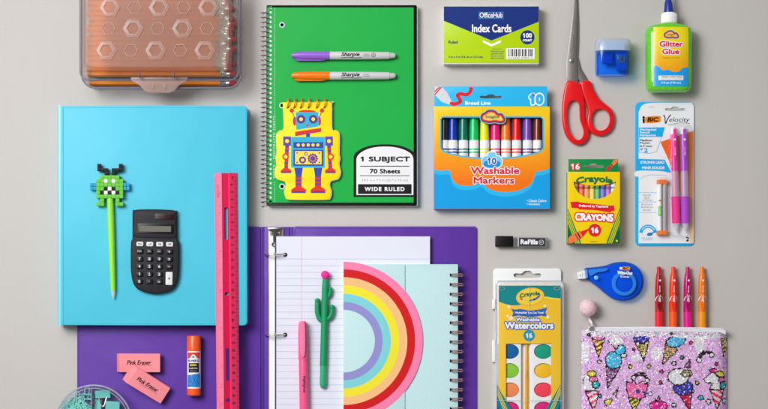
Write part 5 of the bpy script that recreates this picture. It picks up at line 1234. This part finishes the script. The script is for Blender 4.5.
    sh([(613, 394), (618, 388), (616, 396)], (180, 150, 70))
    for x, y, c, r in ((674, 363, WH, 2.2), (681.8, 357.4, TE, 1.9), (650.4, 393.7, WH, 2), (697.2, 382.8, (206, 196, 90), 1.9), (700.8, 397.6, TE, 2.6), (708.4, 401.4, WH, 2.6), (599.4, 361.4, (206, 170, 150), 1.8), (724.6, 400.8, WH, 2.4), (630.4, 366.6, YE, 2.1), (648.6, 366.4, (200, 180, 110), 1.9), (660.4, 382.4, RD, 1.9), (690.8, 342.6, RD, 1.7), (716.4, 363.6, MG, 1.8), (661.6, 371.4, MG, 1.7), (674, 405, WH, 2.1), (693, 391, WH, 1.4), (600, 396, TE, 1.7), (634, 349.6, (120, 40, 80), 1.6)): sh(ell(x, y, r, n=8), c, .6)
    r3 = random.Random(11)
    def colour(x, y):
        for p, f, ol, a, c_, d, e in reversed(SH):
            if a <= x <= c_ and d <= y <= e:
                ins = inpoly(p, x, y); dd = dist(p, x, y) if ol else 9
                if ol and dd < ol: return K
                if ins and r3.random() < .09: return r3.choice(((250, 250, 255), (222, 176, 226)))
                if ins: return f(x, y) if callable(f) else f
        q = r3.random()
        if q < .045: return (250, 250, 255)
        if q < .10: return r3.choice(((240, 120, 60), (90, 80, 180), (60, 160, 190), (230, 60, 150), (120, 60, 140), (240, 220, 110)))
        if q < .36: return (208, 156, 214)
        return (226, 180, 230)
    b = T.mb(); sp = 1.06; j = 0; y = 331.6
    while y < 413.5:
        x = X0 + .4 + (sp / 2 if j % 2 else 0)
        while x < X1 - .2:
            jx, jy = x + r3.uniform(-.2, .2), y + r3.uniform(-.2, .2)
            if min(jx - X0, X1 - jx) + (jy - 330) > 2.2:
                edge = min(jx - X0, X1 - jx)
                c = colour(jx, jy)
                if edge < 3 and r3.random() < .35: c = (248, 248, 252)
                if jy < 336.5: c = r3.choice(((240, 240, 246), (240, 240, 246), (214, 206, 222), (232, 226, 238), (232, 190, 228), (150, 140, 158)))
                c = tuple(int(v) // 6 * 6 for v in c)
                mt = m(c, .38, metal=.18, coat=.4)
                tx, ty = r3.gauss(0, .16), r3.gauss(.07, .16); rr = .74; zb = hz(jx, jy) + .5
                k6 = []
                for q in range(6):
                    a = math.pi / 3 * q; u, v = rr * math.cos(a), rr * math.sin(a); k6.append(b.pt(jx + u, jy + v, zb + u * tx + v * ty))
                b.face(k6[::-1], mt)
            x += sp
        y += sp * .9; j += 1
    me = b.mesh('sequins', 1)
    o = bpy.data.objects.new('sequin_layer', me); col.objects.link(o); o.parent = front
    b = T.mb()
    b.loft([[(x, y, z) for y, z in ((327.3 + q, 8), (326.9 + q, 10.6), (328.6 + q, 11.8), (331.2 + q, 11.6), (331.6 + q, 9.4))] for x, q in ((585.4, 3.2), (590, 1.0), (600, .3), (655, -.2), (700, .5), (720, 1.0), (725.6, 3.2))], wz)
    zp = b.done('zip_band')
    b = T.mb()
    for k in range(70): b.box(588 + k * 1.95, 327.9 + .2 * math.sin(k), 11.6, 588.9 + k * 1.95, 329.2, 12.2, m((214, 214, 224), .3))
    b.done('zip_teeth', zp)
    b = T.mb(); sv = m((216, 216, 214), .25, metal=.9); b.slab(rrect(588.5, 326, 594, 330.4, 1, 3), 11.8, 13.4, sv, .4); b.ball(588.6, 334.6, 12, 1.7, m((60, 60, 64), .25, metal=.9), 12); b.ball(671, 333.4, 12.2, 1.6, m((60, 60, 64), .25, metal=.9), 12); b.done('zip_pull', zp)
    b = T.mb(); b.tube(smooth([(588.4, 317, 6), (590.6, 321, 5), (592.8, 324.6, 8), (592.4, 328, 12.6)], 5, False), .7, m((226, 226, 232), .6), n=8); b.tube(smooth([(588.9, 317, 6), (591.6, 320.6, 6), (592.4, 324, 9), (591.2, 328, 12.8)], 5, False), .6, m((226, 226, 232), .6), n=8); b.done('cord')
    b = T.mb(); cx, cy, cz, R = 588.1, 307.7, 9.6, 9.0; pm = m((255, 222, 229), .95, bump=1.0, bscale=900); b.ball(cx, cy, cz, R - .4, pm, 24)
    r4 = random.Random(5)
    for i in range(900):
        u = r4.uniform(-1, 1); a = r4.uniform(0, 6.283); s_ = math.sqrt(1 - u * u); n_ = Vector((s_ * math.cos(a), s_ * math.sin(a), u))
        t = Vector((r4.gauss(0, 1), r4.gauss(0, 1), r4.gauss(0, 1))); e = n_.cross(t).normalized() * .13
        tg = n_.cross(e).normalized(); p0 = Vector((cx, cy, cz)) + n_ * (R - .5); p1 = Vector((cx, cy, cz)) + n_ * (R + r4.uniform(-.1, .75)) + tg * r4.uniform(.5, 1.1)
        i0 = b.pt(*(p0 + e)); i1 = b.pt(*(p0 - e)); i2 = b.pt(*(p1 - e * .5)); i3 = b.pt(*(p1 + e * .5)); b.face((i0, i1, i2, i3), pm)
    b.done('pompom')
build_pouch()

def build_gel_pen(x, lo, hi, clipc, nm):
    T = Thing('gel_pen', '%s retractable gel pen sticking out of the sequin pouch' % nm, 'pen', x, 300, .7, 8.5, 'gel pens standing out of the sequin pouch')
    a = m(hi, .25, coat=.7); l = m(lo, .3, coat=.5); dk = m(clipc, .25, coat=.6); wt = m((250, 250, 250), .4); r = 4.3
    b = T.mb(); b.rod((x, 266.6, r), (x, 275, r), [(0, 1.5, a), (.5, 2.0, a), (6, 2.1, a), (6.4, 2.5, a), (8.4, 2.6, a)], 18); b.done('clicker')
    b = T.mb(); b.rod((x, 273.6, r), (x, 312, r), [(0, 2.5, a), (1, 3.0, a), (6, 3.6, a), (14, 4.1, a), (38.4, 4.25, a)], 24); b.done('barrel')
    b = T.mb(); b.rod((x, 311, r), (x, 372, r), [(0, 4.2, l), (30, 4.2, l), (48, 3.6, l), (56, 2.2, l), (60, .8, l)], 24); b.done('grip')
    b = T.mb(); b.loft([[(x - w, y, z), (x - w * .6, y, z + 1.0), (x + w * .6, y, z + 1.0), (x + w, y, z)] for y, w, z in ((275, 1.0, 6.9), (282, 1.6, 8.0), (298, 2.0, 8.7), (306, 2.3, 8.7), (310, 1.4, 8.4))], dk)
    cl = b.done('clip')
    b = T.mb(); b.flat(ell(x + .3, 280.4, 1.05, n=14), 9.15, wt); b.text('BIC', x - .2, 298, 7.6, 2.3, 9.85, wt, bold=.03, rot=90, shear=.2); b.text('Gel-ocity', x + .1, 289, 7, 1.8, 9.5, wt, bold=.02, rot=90); b.done('printed_lettering', cl)
    b = T.mb(); b.zf = cylx(x, 4.3, r)
    b.stroke(arc(x, 301, 3.9, 185, 355, 18, ry=5.4), .6, .1, wt); b.done('white_ring')
build_gel_pen(659.6, (214, 28, 50), (176, 22, 34), (120, 14, 26), 'dark red')
build_gel_pen(673.9, (250, 100, 24), (232, 62, 22), (226, 54, 20), 'orange red')
build_gel_pen(688.3, (204, 20, 128), (168, 14, 100), (150, 10, 88), 'magenta')
build_gel_pen(702.8, (254, 164, 20), (246, 134, 20), (240, 120, 16), 'yellow orange')
